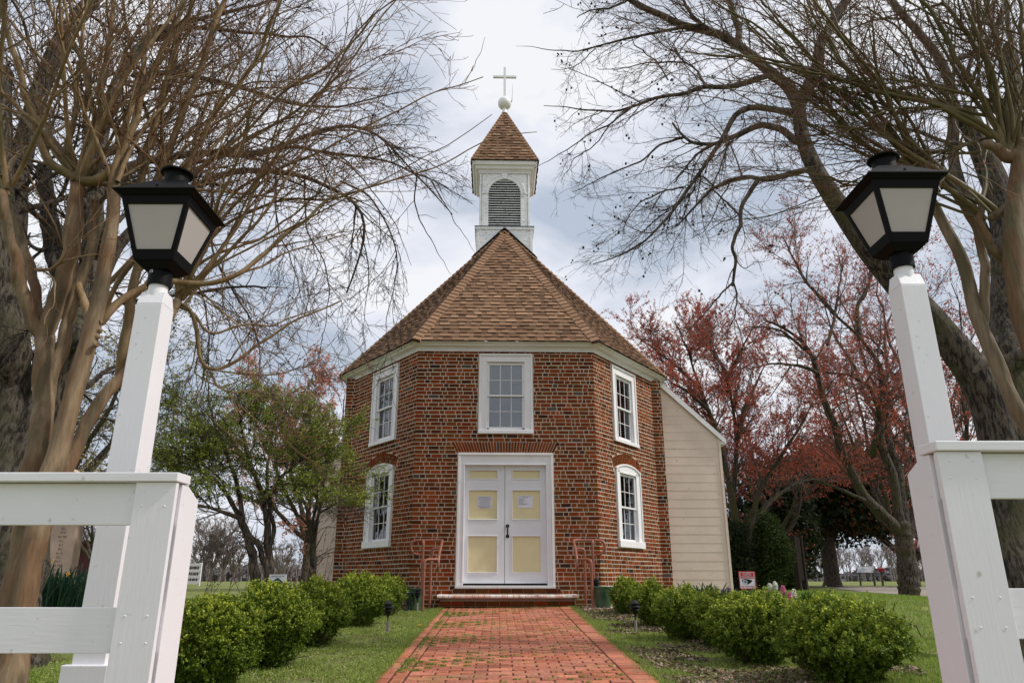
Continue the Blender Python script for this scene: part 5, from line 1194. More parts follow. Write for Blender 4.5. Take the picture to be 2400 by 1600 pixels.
def proc_limbs(x, y, h, rg, n=7, r=.2, fork=.25, spread=.6, lean=(0, 0), K=14):
    z0 = gz(x, y); zf = h * fork; tops = []; b0 = np.array([x, y, z0 - .1]); f = np.array([x + lean[0] * zf, y + lean[1] * zf, z0 + zf]); t = np.linspace(0, 1, K + 1)[:, None]
    lst = [(b0 + (f - b0) * t + rg.normal(0, .01 * h * .2, (K + 1, 3)) * t, r * (1.25 - .45 * t[:, 0] ** .5))]
    for i in range(n):
        a = 2 * math.pi * (i + rg.random()) / n; s_ = spread * h * rg.uniform(.6, 1.1); end = f + np.array([math.cos(a) * s_ * .6, math.sin(a) * s_ * .6, (h - zf) * rg.uniform(.65, 1.0)])
        mid = (f + end) / 2 + np.array([math.cos(a) * s_ * .16, math.sin(a) * s_ * .16, -.03 * h]); st_ = f - np.array([0, 0, zf * .12 * rg.random()])
        P = (1 - t) ** 2 * st_ + 2 * t * (1 - t) * mid + t * t * end; w = rg.normal(0, .012 * h, P.shape); w[0] = 0; w[1:-1] = (w[:-2] + 2 * w[1:-1] + w[2:]) / 4
        lst.append((P + w, r * .55 * rg.uniform(.8, 1.1) * (1 - .85 * t[:, 0])))
    return lst
RED = [(.46, .12, .075), (.38, .09, .06), (.54, .17, .11), (.48, .14, .08), (.32, .07, .045)]
# red maple just behind the addition
rg = np.random.default_rng(21); A = trace
tr = [A('9: 420,950 420,780 400,600', 25, 25, .27, .22, K=16), A('9: 405,640 370,500 340,300 290,60 6: 250,1400 170,1250 80,1000 20,800', 25, 24, .15, .025, K=16),
      A('9: 400,640 340,460 350,250 370,50 6: 380,1400 330,1200 300,1000 180,760', 25, 26, .12, .02, K=16), A('9: 420,640 480,440 510,300 550,180 650,60 6: 720,1500 830,1350 900,1200', 25, 24, .13, .02, K=16),
      A('9: 430,610 520,420 620,290 760,210 900,120 1010,40', 25, 26, .11, .02, K=16), A('6: 380,1450 420,1250 500,1100 560,950', 25, 25, .10, .02, K=16), A('6: 170,1250 60,1150 -100,1050', 24, 23, .08, .02, K=16), A('6: 120,1100 -50,950 -220,820 -330,740', 24, 24, .06, .015, K=16), A('6: 60,900 0,760 -60,640', 24, 24, .05, .015, K=16),
      A('6: 250,1400 130,1320 0,1200', 24.5, 26, .07, .02, K=16), A('6: 300,1000 200,850 80,700', 25, 26, .06, .02, K=16), A('6: 300,1050 400,850 480,700', 25, 24, .06, .02, K=16)]
fill_tree('red_maple', 'red budding tree rising directly behind the cream side addition', 'tree', tr[0][0][0][0], 25, 9, 0, tr, K_mossy, K_twigg, rg, 170, 1250, 3800, 1.5, .8, .35, ('flower_clusters', RED), .031, 82000, (0, 0, .45), .030, .005, zmin=3.9)
# second red maple with trunk on the lawn
rg = np.random.default_rng(22); Y = 19.5
tr = [A('9: 1560,985 1555,800 1535,650 1510,490', Y, Y, .27, .20, K=16), A('9: 1515,560 1400,420 1250,300 1170,130 1100,0 6: 1070,1540 1080,1400 980,1250 920,1000 910,900 830,780 650,660 560,640', Y, 18, .15, .025),
      A('9: 1530,560 1490,430 1470,300 1460,150 1400,20 6: 1340,1480 1380,1380 1350,1150 1400,1000 1360,950 1220,750 1050,600 950,480', Y, 19, .135, .025), A('9: 1550,600 1530,440 1500,280 1500,100 6: 1440,1566 1400,1350 1400,1150 1420,950 1380,750 1440,600', Y, 20.5, .14, .025),
      A('9: 1560,560 1620,400 1680,220 1740,60 6: 1720,1450', Y, 20.5, .11, .04), A('6: 1310,1566 1360,1300 1300,1100 1150,1010 1000,1000', Y, 18, .09, .025), A('6: 1360,1230 1450,1130 1500,1030 1540,900', Y, 21, .09, .02),
      A('6: 1220,740 1200,550 1290,380 1300,200', 19.2, 20, .07, .02), A('6: 1050,600 850,380 780,250 690,60', 19, 19, .06, .015), A('6: 910,900 700,720 560,680 420,690', 18.5, 18, .05, .012),
      A('6: 1000,800 1050,600 1080,400 1100,200', 18.5, 19.5, .05, .015), A('6: 920,1000 850,960 620,930 450,980', 18.3, 18, .05, .012), A('9: 1250,310 1100,240 900,160 800,200', 19, 18.5, .05, .02)]
tr = [(p, r) for p, r in tr]
def rsm(lst, K=16):
    o_ = []
    for p, r in lst:
        t = np.linspace(0, 1, len(p)); t2 = np.linspace(0, 1, K + 1); o_.append((np.stack([np.interp(t2, t, p[:, j]) for j in range(3)], 1), np.interp(t2, t, r)))
    return o_
tr = rsm(tr, 30)
fill_tree('red_maple', 'thick forked tree with sparse red flowers standing on the lawn beside the gravel lane', 'tree', tr[0][0][0][0], Y, 9, 0, tr, K_mossy, K_twigg, rg, 190, 1250, 3600, 1.3, .65, .3, ('flower_clusters', RED), .028, 26000, (0, 0, .35), .026, .004, zmin=2.9)
# red maples further back and behind the church
def bg_tree(name, label, x, y, h, seed, leaves, nleaf, lsize, bm=K_mossy, tm=K_twigg, n=8, r=.22, spread=.6, fork=.22, sc=1., group=None, **kw):
    rg = np.random.default_rng(seed); tr = proc_limbs(x, y, h, rg, n, r, fork, spread)
    return fill_tree(name, label, 'tree', x, y, h, 0, tr, bm, tm, rg, int(110 * sc), int(800 * sc), int(2600 * sc), h * .20, h * .09, h * .04, leaves, lsize, nleaf, (0, 0, .25), .03, kw.pop('min_r', .008), group=group, **kw)
bg_tree('red_maple', 'hazy red tree at the far right between the lamp post and the fence', 17, 33, 11, 31, ('flower_clusters', RED), 16000, .06)
bg_tree('red_maple', 'sparse red-budded tree seen between the right lamp post and the mossy trunk', 15.2, 25, 12.5, 39, ('flower_clusters', RED), 9000, .05, n=10, r=.2, spread=.5, min_r=.006)
bg_tree('red_maple', 'red tree behind the dark conifer', 12.5, 36, 9, 32, ('flower_clusters', RED), 9000, .06)
bg_tree('red_maple', 'pinkish red tree top showing between the green tree and the church', -9.2, 34, 9.6, 33, ('flower_clusters', [(.58, .27, .21), (.50, .22, .17), (.62, .32, .25)]), 20000, .075)
bg_tree('budding_tree', 'pale yellow-green budding tree behind the tan trunks at left', -13.5, 21, 8.2, 34, ('young_leaves', [(.30, .27, .12), (.36, .32, .16), (.24, .22, .09)]), 9000, .055, min_r=.006, n=9)
bg_tree('bare_tree', 'low bare tree with pinkish twigs behind the gravel lane', 22.2, 42, 5.0, 35, None, 0, .05, tm=K_twigfar, n=10, r=.22, spread=.95, fork=.28, min_r=.010, sc=1.4, group='bare trees across the lane')
bg_tree('bare_tree', 'bare tree with pinkish twigs half hidden by the right lamp post', 25.6, 44, 6.0, 36, None, 0, .05, tm=K_twigfar, n=9, r=.24, spread=.8, fork=.28, min_r=.010, group='bare trees across the lane')
bg_tree('bare_tree', 'bare branching tree in front of the maroon barn', -16.2, 30, 4.6, 37, None, 0, .05, tm=K_twigg, n=8, r=.14, spread=.9, fork=.2, min_r=.008)
# dark conifer and evergreen shrubs
def blob_points(n, rg, cx, cy, z0, rx, ry, h, lumps=9, shell=.5):
    L_ = rg.uniform(-.55, .55, (lumps, 3)); L_[:, 2] = rg.uniform(.12, .85, lumps); rr = rg.uniform(.3, .55, lumps); k = rg.integers(0, lumps, n)
    d = norm(rg.normal(0, 1, (n, 3))); rad = rr[k] * (shell + (1 - shell) * rg.random(n)) ; tap = 1 - .6 * np.clip(L_[k, 2], 0, 1)
    P = np.stack([cx + (L_[k, 0] * tap + d[:, 0] * rad) * rx, cy + (L_[k, 1] * tap + d[:, 1] * rad) * ry, z0 + np.clip(L_[k, 2] + d[:, 2] * rad * .6, .02, 1.15) * h], 1)
    return P, d
DKG = [(.018, .030, .012), (.028, .044, .016), (.040, .055, .018), (.014, .022, .010)]
def evergreen(name, label, x, y, rx, h, z_lo, seed, n, size, cols, trunk_r=.0, group=None, ry=None):
    rg = np.random.default_rng(seed); rt = empty(name, (x, y, gz(x, y)), 0, label, 'conifer' if trunk_r else 'shrub', group); z0 = gz(x, y)
    P, d = blob_points(n, rg, 0, 0, z_lo, rx, ry or rx, h - z_lo, 26)
    V, Fq = diamonds(P, size, rg, d); mesh_np('foliage', V, Fq, M_leaf, col=np.repeat(palette(cols, n, rg, .3), 4, 0), parent=rt)
    if trunk_r:
        m_ = MB(); m_.tube([(0, 0, -.1), (.02, 0, .4), (0, 0, z_lo + .5), (0, 0, h * .7)], [trunk_r * 1.5, trunk_r * 1.05, trunk_r, trunk_r * .4], 12); m_.build('trunk', K_brdark, rt, smooth=True)
    else:
        m_ = MB(); 
        for k in range(5): m_.tube([(0, 0, -.05), (rx * .3 * math.cos(k * 1.26), rx * .3 * math.sin(k * 1.26), h * .5)], [.03, .012], 6)
        m_.build('stem', M_twig, rt)
    return rt
evergreen('cedar_tree', 'broad dark conifer with spreading low boughs behind the gravel lane', 17.6, 42, 6.6, 7.6, 2.1, 41, 40000, .15, DKG + [(.09, .035, .015)], .40)
evergreen('cedar_tree', 'dark conifer behind the brown sign board', 13.2, 38, 3.4, 6.2, .4, 42, 26000, .13, DKG, .3)
GB = [(.035, .060, .014), (.050, .080, .018), (.028, .045, .012), (.07, .10, .024)]
evergreen('arborvitae', 'tall dense green shrub standing left of the brown sign', 8.55, 25.5, 1.15, 2.6, 0, 43, 26000, .05, GB)
evergreen('arborvitae', 'dark rounded shrub immediately behind the camera warning sign', 7.4, 25.0, .9, 2.3, 0, 44, 20000, .05, DKG)
evergreen('arborvitae', 'low dark green shrub behind the legs of the brown sign', 10.5, 29.5, 1.0, 1.6, 0, 45, 18000, .05, GB)

# ---- leafy green small trees left of the church --------------------------------------------------
GREEN = [(.26, .32, .045), (.21, .27, .04), (.33, .38, .07), (.15, .20, .03), (.30, .34, .06)]
def T5(s, Y0, Y1, r0, r1, K=14):     # points read in the tile (360,880) enlarged 3.266 times
    pts = [tuple(map(float, t.split(','))) for t in s.split()]; conv = ' '.join('%.1f,%.1f' % ((360 + x / 3.266) * 2.94, (880 + y / 3.266) * 2.94) for x, y in pts)
    return trace('1: ' + conv, Y0, Y1, r0, r1, K, wig=.03)
rg = np.random.default_rng(51)
tr = [T5('780,1620 770,1500 765,1380 730,1250 700,1180 670,1090', 12.2, 12.2, .085, .055), T5('890,1620 870,1500 810,1330 770,1240 720,1200', 12.3, 12.2, .06, .04), T5('890,1620 885,1500 870,1300 850,1100 860,950', 12.4, 12.4, .075, .045),
      T5('885,1330 940,1200 900,1090 890,980 920,850', 12.4, 12.6, .04, .03), T5('680,1100 560,1050 450,1020 340,985 200,950', 12.2, 11.4, .04, .015), T5('670,1090 600,980 500,820 400,740 230,690', 12.2, 12.9, .045, .015),
      T5('675,1090 690,980 620,800 560,600 480,400 430,250 400,90', 12.2, 12.0, .045, .010), T5('860,960 800,800 720,620 680,400 640,200', 12.4, 12.4, .04, .012), T5('870,950 960,800 1060,700 1200,600 1300,420', 12.4, 12.3, .035, .012),
      T5('860,950 880,700 900,450 920,250', 12.4, 12.8, .035, .01), T5('550,830 350,640 180,560 40,520', 12.4, 11.6, .022, .01), T5('720,620 560,520 400,480 200,420', 12.3, 13, .02, .008), T5('900,850 1050,820 1200,860 1330,900', 12.5, 12, .025, .01), T5('560,600 420,430 250,320 130,250', 12.2, 11.6, .02, .006), T5('680,420 640,280 650,120', 12.4, 12.4, .015, .005), T5('900,450 1000,330 1060,200', 12.5, 12.6, .016, .005), T5('1060,700 1100,500 1160,330', 12.4, 12.0, .016, .005), T5('400,740 260,600 120,560 40,600', 12.5, 12.2, .02, .006), T5('450,1020 340,900 150,850', 11.9, 11.8, .016, .005), T5('720,640 780,420 830,220', 12.3, 12.8, .018, .005)]
fill_tree('small_leafy_tree', 'spreading tree in fresh green leaf with several dark trunks left of the church', 'tree', tr[0][0][0][0], 12.2, 4, 0, tr, K_brdark, K_twigg, rg, 300, 2400, 7000, .62, .34, .15, ('leaves', GREEN), .0195, 50000, (0, 0, .06), .012, .003, flat=.6, zmin=1.72)
rg = np.random.default_rng(52)
tr = [T5('1205,1640 1210,1500 1220,1280 1200,1180', 12.8, 12.8, .065, .05), T5('1205,1190 1170,1050 1150,950 1080,800 1000,640', 12.8, 12.6, .035, .012), T5('1225,1290 1250,1150 1275,1000 1300,800 1330,600', 12.8, 12.9, .032, .012),
      T5('1205,1180 1240,1020 1240,850 1220,650 1260,420', 12.8, 13.1, .03, .01), T5('1170,1130 1100,1050 1020,1000 900,960', 12.8, 12.2, .02, .008), T5('1290,900 1380,800 1480,780 1620,800', 12.8, 12.6, .02, .007),
      T5('1270,1050 1370,980 1480,960 1600,1000', 12.8, 12.4, .02, .007), T5('1320,650 1400,500 1450,380', 12.9, 12.9, .014, .006), T5('1240,1000 1330,1010 1400,1060', 12.8, 12.5, .01, .005)]
fill_tree('small_leafy_tree', 'slim pale-trunked tree in green leaf overlapping the left church wall', 'tree', tr[0][0][0][0], 12.8, 4, 0, tr, K_mossy, K_twigg, rg, 120, 1000, 3200, .65, .34, .14, ('leaves', GREEN), .0195, 21000, (0, 0, .04), .010, .003, flat=.55, zmin=1.65)
# thin upright shoots at the foot
rg = np.random.default_rng(53); n = 26; S = np.stack([rg.uniform(-5.1, -2.9, n), rg.uniform(12, 13, n), np.zeros(n) - .05], 1); P, R = grow(S, np.stack([rg.normal(.0, .22, n), rg.normal(0, .2, n), np.ones(n)], 1), rg.uniform(.8, 1.5, n), np.full(n, .006), 8, .05, (0, 0, .1), rg)
P2, R2 = children(P, R, 160, rg, .3, 1, .6, .2, .25, .3, .6, .003, 4, .1, (0, 0, .2)); b0 = np.array([-4, 12.5, 0.])
rt = empty('shoots', tuple(b0), 0, 'cluster of thin bare upright shoots between the green trees', 'shrub'); V, Fq = join([tubes(P, R, 4), tubes(P2, np.maximum(R2, .002), 3)]); mesh_np('stem', V - b0, Fq, K_twigr, parent=rt)
C = P2.reshape(-1, 3)[rg.choice(P2.size // 3, 500)]; V, Fq = diamonds(C, .02, rg); mesh_np('young_leaves', V - b0, Fq, M_leaf, col=np.repeat(palette([(.20, .10, .05), (.15, .15, .05)], 500, rg), 4, 0), parent=rt)

# distant treeline --------------------------------------------------------------------------------
rg = np.random.default_rng(61); n = 420
X = np.concatenate([rg.uniform(-150, -20, 190), rg.uniform(-20, 140, 230)]); Yy = rg.uniform(135, 165, n); S = np.stack([X, Yy, g(X, Yy)], 1)
hh = np.where(X < -62, rg.uniform(5, 8, n), np.where(X < -20, rg.uniform(2.2, 4.2, n), rg.uniform(4.5, 7, n)))
P, R = grow(S, np.stack([rg.normal(0, .06, n), rg.normal(0, .06, n), np.ones(n)], 1), hh, np.full(n, .16), 8, .04, (0, 0, .1), rg, tip=.2)
P2, R2 = children(P, R, 5200, rg, .25, 1, .5, .15, 2.4, .3, .6, .07, 4, .09, (0, 0, .3), tip=.4); P3, R3 = children(P2, R2, 15000, rg, .2, 1, .6, .2, 1.1, .3, .6, .045, 3, .1, (0, 0, .2), tip=.5)
V, Fq = join([tubes(P, R, 4), tubes(P2, np.maximum(R2, .05), 3), tubes(P3, np.maximum(R3, .03), 3)]); tag(mesh_np('treeline', V, Fq, mat('far_wood', (.20, .165, .16), 1)), 'distant line of bare trees along the far edge of the fields', 'wood', kind='stuff')
n = 30000; Xs = rg.uniform(-260, 260, n); Ysx = rg.uniform(166, 190, n); C = np.stack([Xs, Ysx, .4 + rg.random(n) ** 1.5 * (2.2 + 1.2 * np.sin(Xs * .07) + np.sin(Xs * .31) * .6)], 1); V, Fq = diamonds(C, 1.1, rg)
tag(mesh_np('far_thicket', V, Fq, mat('far_thicket', (.12, .115, .125), 1)), 'low bluish-grey thicket along the horizon', 'thicket', kind='stuff')
for i, (px, hgt, sd) in enumerate(((492, 9.5, 1), (520, 8.5, 2), (468, 8, 3), (545, 6.5, 4), (600 + 55, 5.5, 5))):
    p = at(px, 1366, 105); p[2] = gz(p[0], 105); 
    bg_tree('bare_tree', ['tall rounded bare tree on the horizon left of the green tree', 'second tall bare tree on the horizon, right of the rounded one', 'bare tree on the horizon next to the far white fence', 'low brown bare tree on the horizon behind the green tree trunks', 'small bushy bare tree on the horizon right of the green tree trunks'][i], p[0], 105, hgt, 70 + sd, None, 0, .1, bm=K_twigfar, tm=K_twigfar, n=9, r=.22, spread=.5, fork=.2, min_r=.022, sc=.7, group='bare trees on the horizon')

# ------------------------------------------------------------------ boxwood hedges
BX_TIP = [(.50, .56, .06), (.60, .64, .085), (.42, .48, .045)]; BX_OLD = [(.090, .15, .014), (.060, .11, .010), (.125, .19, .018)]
def boxwood(label, x, y, rx, h, seed, nt, group, ry=None, ls=.016, loose=.0):
    rg = np.random.default_rng(seed); z0 = gz(x, y); ry = ry or rx * .95; rt = empty('boxwood', (x, y, z0), 0, label, 'shrub', group)
    nt = int(nt * 1.2); ls = ls * .84; d = norm(rg.normal(0, 1, (nt, 3))); d[:, 2] = np.abs(d[:, 2]) * np.where(rg.random(nt) < .42, -.75, 1); d = norm(d)
    ph = rg.uniform(0, 6.3, 6)
    lump = 1 + .07 * np.sin(d[:, 0] * 5 + ph[0]) + .06 * np.sin(d[:, 1] * 6 + ph[1]) + .06 * np.sin(d[:, 2] * 7 + ph[2]) + .07 * np.sin(d[:, 0] * 11 + d[:, 2] * 9 + ph[3]) + .06 * np.sin(d[:, 1] * 13 + d[:, 2] * 12 + ph[4])
    depth = np.where(rg.random(nt) < .55, rg.normal(1, .045 + loose, nt), rg.uniform(.55, .98, nt)) * lump
    C = np.stack([d[:, 0] * rx * depth, d[:, 1] * ry * depth, h * .50 + np.sign(d[:, 2]) * np.abs(d[:, 2]) ** 1.15 * h * .50 * depth], 1); C[:, 2] = np.maximum(C[:, 2], .03); tp = (.66 + .42 * np.clip(C[:, 2] / (h * .55), 0, 1) - .02)[:, None]; C[:, :2] *= np.minimum(tp, 1.04)
    D = norm(d + rg.normal(0, .35, d.shape) + np.array([0, 0, .45])); nl = 20; Ls = rg.uniform(.04, .075, nt) * (1 + 8 * loose * np.clip(d[:, 2], 0, 1))
    t = np.linspace(.15, 1, nl)[None, :, None]; Q = C[:, None] + D[:, None] * (Ls[:, None, None] * t); Q = Q + rg.normal(0, .0085, Q.shape); nr = np.repeat(D[:, None], nl, 1) + rg.normal(0, .8, Q.shape)
    tipf = np.broadcast_to(t[:, :, 0], (nt, nl)).ravel(); V, Fq = diamonds(Q.reshape(-1, 3), ls, rg, nr.reshape(-1, 3), 1.5)
    N_ = nt * nl; old = palette(BX_OLD, N_, rg, .25); new = palette(BX_TIP, N_, rg, .25); k = (np.repeat(rg.uniform(0, 1, nt) ** 1.2 * np.clip(.38 + .85 * d[:, 2], .03, 1.1), nl) * tipf ** .8 * rg.uniform(.7, 1.1, N_)).clip(0, 1)[:, None]  # young tips thicken upward, painting lit tops and shaded lower halves into the colour
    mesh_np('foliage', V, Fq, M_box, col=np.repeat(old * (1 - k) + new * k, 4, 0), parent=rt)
    n = 40; S = np.zeros((n, 3)); S[:, :2] = rg.normal(0, .05, (n, 2)); P, R = grow(S, d[:n] * np.array([1, 1, .6]) + np.array([0, 0, .7]), np.full(n, min(rx, h) * .85), np.full(n, .008), 6, .1, (0, 0, .1), rg)
    V, Fq = tubes(P, R, 4); mesh_np('stem', V, Fq, M_twig, parent=rt); return rt
GL, GR = 'boxwoods lining the left of the path', 'boxwoods lining the right of the path'
def PX(px, Y, z=-.2): return (px - 1200) / F * (Y * CT + z * ST)
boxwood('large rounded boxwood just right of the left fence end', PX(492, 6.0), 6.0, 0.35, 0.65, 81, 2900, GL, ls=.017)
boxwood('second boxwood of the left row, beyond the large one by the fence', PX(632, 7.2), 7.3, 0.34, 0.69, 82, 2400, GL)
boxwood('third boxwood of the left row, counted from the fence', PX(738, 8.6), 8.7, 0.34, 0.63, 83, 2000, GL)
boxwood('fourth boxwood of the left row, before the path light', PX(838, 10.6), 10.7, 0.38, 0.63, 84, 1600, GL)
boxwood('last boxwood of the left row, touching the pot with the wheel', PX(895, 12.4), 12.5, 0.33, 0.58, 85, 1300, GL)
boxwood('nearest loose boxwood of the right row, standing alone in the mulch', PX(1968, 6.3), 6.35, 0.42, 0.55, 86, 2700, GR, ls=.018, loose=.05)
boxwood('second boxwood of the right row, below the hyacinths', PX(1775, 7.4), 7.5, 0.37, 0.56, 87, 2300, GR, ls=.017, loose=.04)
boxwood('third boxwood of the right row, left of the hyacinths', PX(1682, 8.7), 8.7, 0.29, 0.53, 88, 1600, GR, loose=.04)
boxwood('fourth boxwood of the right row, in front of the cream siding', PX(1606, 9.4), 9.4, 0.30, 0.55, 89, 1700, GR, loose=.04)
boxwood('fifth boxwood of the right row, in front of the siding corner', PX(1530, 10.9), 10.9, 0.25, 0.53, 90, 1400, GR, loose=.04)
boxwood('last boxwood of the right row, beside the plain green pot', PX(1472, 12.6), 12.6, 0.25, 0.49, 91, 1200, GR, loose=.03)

# ------------------------------------------------------------------ ground cover
def blades(n, X, Y, hgt, wid, cols, rg, name, label, cat, lean=.5, m_=M_leaf):
    Z = g(X, Y); a = rg.uniform(0, 2 * math.pi, n); h = hgt * rg.uniform(.4, 1.2, n); w = wid * rg.uniform(.6, 1.3, n)
    lx, ly = rg.normal(0, lean, n) * h, rg.normal(0, lean, n) * h; dx, dy = np.cos(a) * w / 2, np.sin(a) * w / 2
    V = np.stack([np.stack([X - dx, Y - dy, Z - .005], 1), np.stack([X + dx, Y + dy, Z - .005], 1), np.stack([X + lx, Y + ly, Z + h], 1)], 1)
    return tag(mesh_np(name, V.reshape(-1, 3), np.arange(3 * n).reshape(n, 3), m_, col=np.repeat(palette(cols, n, rg, .25), 3, 0)), label, cat, kind='stuff')
rg = np.random.default_rng(101)
def patchy(n, x0, x1, y0, y1, rg, yp=1.0, keep=.25):
    X = rg.uniform(x0, x1, n); Y = y0 + (y1 - y0) * rg.random(n) ** yp
    f = np.sin(X * 5.1 + 1) + np.sin(Y * 4.3 + X * 2) + np.sin(X * 11 - Y * 7) * .6 + np.sin(Y * 13 + X * 3) * .5
    k = rg.random(n) < np.clip(keep + .35 * (f + 1), .06, 1); return X[k], Y[k]
LW = [(.26, .34, .06), (.21, .29, .045), (.33, .39, .10), (.38, .42, .16), (.15, .20, .04)]
X, Y = patchy(170000, -6.5, -1.02, 4.2, 14.2, rg, 1.3, .5); k = X < pcx(Y) - 1.13; X, Y = X[k], Y[k]
blades(len(X), X, Y, .035, .010, LW, rg, 'clover_lawn', 'low clover and weeds left of the brick path', 'ground cover', .8)
C = np.stack([X[:60000], Y[:60000], g(X[:60000], Y[:60000]) + rg.uniform(.008, .035, 60000)], 1); V, Fq = diamonds(C, .013, rg, np.tile([0, 0, 1.], (60000, 1)), 1.1, .5)
tag(mesh_np('clover_leaves', V, Fq, M_leaf, col=np.repeat(palette(LW, 60000, rg, .25), 4, 0)), 'small clover leaves in the left lawn', 'ground cover', kind='stuff')
X, Y = patchy(150000, 1.0, 4.2, 4.2, 14.0, rg, 1.3, .48); k = X > pcx(Y) + 1.12; X, Y = X[k], Y[k]
blades(len(X), X, Y, .035, .010, LW, rg, 'mulch_weeds', 'thin weeds growing through the mulch right of the path', 'ground cover', .8)
LG = [(.20, .32, .04), (.26, .37, .055), (.15, .25, .03), (.33, .38, .12)]
X, Y = patchy(150000, 2.6, 13, 5.5, 20, rg, 1.2, .75); k = (X > 3.0 + .15 * np.sin(Y * 3)) & ~((X < 5.6) & (Y > 16.2)); X, Y = X[k], Y[k]
blades(len(X), X, Y, .055, .011, LG, rg, 'lawn_grass', 'longer grass of the right lawn', 'grass', .45)
X, Y = patchy(120000, -14, -2.2, 4.5, 22, rg, 1.0, .6); k = ~((X > -4.2) & (Y > 14)); X, Y = X[k], Y[k]
blades(len(X), X, Y, .06, .010, LG, rg, 'lawn_grass', 'grass beneath the trees on the left', 'grass', .5)
# weeds in the path joints
n = 5200; Y = 4 + 9.9 * rg.random(n); row = np.floor((Y - 1.6) / .118); Y2 = 1.6 + row * .118 + rg.normal(0, .012, n)
cl = rg.choice(9, n, p=np.array([5, 5, 3, 1.4, .8, .6, .6, .7, .9]) / 18); X = -.90 + cl * .225 + np.where(row % 2, -.1125, 0) + rg.normal(0, .018, n); kk = np.sin(cl * 37.1 + row * 12.9898) > .15; X, Y2 = X[kk], Y2[kk]; X = np.where(rg.random(len(X)) < .12, -1.0 + rg.normal(0, .02, len(X)), X); X = X + pcx(Y2)
X = np.repeat(X, 7) + rg.normal(0, .013, 7 * len(X)); Y2 = np.repeat(Y2, 7) + rg.normal(0, .010, len(X))
o = blades(len(X), X, Y2, .018, .008, LW + [(.10, .17, .03)], rg, 'joint_weeds', 'small weeds sprouting from the brick path joints', 'weeds', .7); o.location.z = .02
n = 16000; Y = 4 + 9.9 * rg.random(n); sg = rg.choice([-1, 1], n); X = pcx(Y) + sg * (1.17 + np.abs(rg.normal(0, .05, n)) - .035 * rg.random(n)); o = blades(n, X, Y, .05, .010, LW, rg, 'edge_weeds', 'weeds fringing both edges of the brick path', 'weeds', .7)
n = 1500; X = rg.uniform(-1.25, 1.2, n); Y = 13.93 + rg.normal(0, .03, n); blades(n, X, Y, .03, .011, LW, rg, 'step_weeds', 'weeds at the foot of the entrance step', 'weeds', .6).location.z = .01
# mulch chips
def chips(n, x0, x1, y0, y1, name, label, rg, size=.021, cols=((.15, .080, .052), (.10, .055, .038), (.21, .135, .10), (.30, .22, .175), (.07, .040, .028)), fn=None):
    X = rg.uniform(x0, x1, n); Y = y0 + (y1 - y0) * rg.random(n) ** 1.2; k = fn(X, Y) if fn else np.ones(n, bool); X, Y = X[k], Y[k]; n = len(X)
    C = np.stack([X, Y, g(X, Y) + rg.uniform(.006, .028, n)], 1); V, Fq = diamonds(C, size, rg, np.tile([0, 0, 1.], (n, 1)), 2.2, .35)
    return tag(mesh_np(name, V, Fq, mat(name, vcol=True, rough=.9), col=np.repeat(palette(cols, n, rg, .3), 4, 0)), label, 'mulch', kind='stuff')
chips(52000, 1.05, 3.6, 4.2, 13.8, 'mulch', 'brown shredded bark mulch under the right hand shrubs', rg, fn=lambda X, Y: (X > pcx(Y) + 1.15) & (X < 3.3 + .25 * np.sin(Y * 2)) & (np.sin(X * 3.1 + Y * 1.3) + np.sin(Y * 2.9 - X * 2.2) + .7 * np.sin(X * 9 + Y * 7) > -.25))
chips(2200, -3.6, -1.1, 5.0, 13.8, 'leaf_litter', 'dry leaf scraps in the left lawn', rg, .015, fn=lambda X, Y: X < pcx(Y) - 1.15)
chips(1600, -1.1, 1.2, 4.0, 13.7, 'path_litter', 'specks of dry leaf litter lying on the brick path', rg, .010).location.z = .022
chips(900, 1.25, 1.75, 13.2, 13.75, 'pale_litter', 'pale dry leaves by the right handrail foot', rg, .04, ((.42, .30, .24), (.30, .20, .15), (.5, .42, .36)))
# dandelion by the path and fallen twigs
d = empty('dandelion', (-1.26, 10.6, gz(-1.26, 10.6)), 0, 'single yellow dandelion flower in the clover left of the path', 'flower')
m = MB(); m.lathe([(0, .035), (.020, .040), (.026, .048), (.012, .054), (0, .055)], 12, col=(.75, .42, .01)); m.build('bloom', M_petal, d); m = MB(); m.tube([(0, 0, 0), (.002, 0, .04)], .002, 5, col=(.08, .13, .03)); m.build('stalk', M_leaf, d)
fb = empty('fallen_branch', (4.9, 9.4, gz(4.9, 9.4)), .3, 'curved fallen twig lying on the right lawn', 'branch')
m = MB(); m.tube([(-.42, 0, .0), (-.3, .02, .12), (-.12, .03, .16), (.0, .02, .15), (.03, 0, .04), (.05, -.03, -.0)], [.006, .007, .008, .007, .006, .004], 7); m.tube([(.18, -.1, 0), (.24, -.05, .10), (.29, 0, .15)], [.007, .006, .003], 7); m.tube([(.05, -.03, 0.01), (.18, -.1, .01)], .006, 7); m.build('twig', K_mossy, fb, smooth=True)

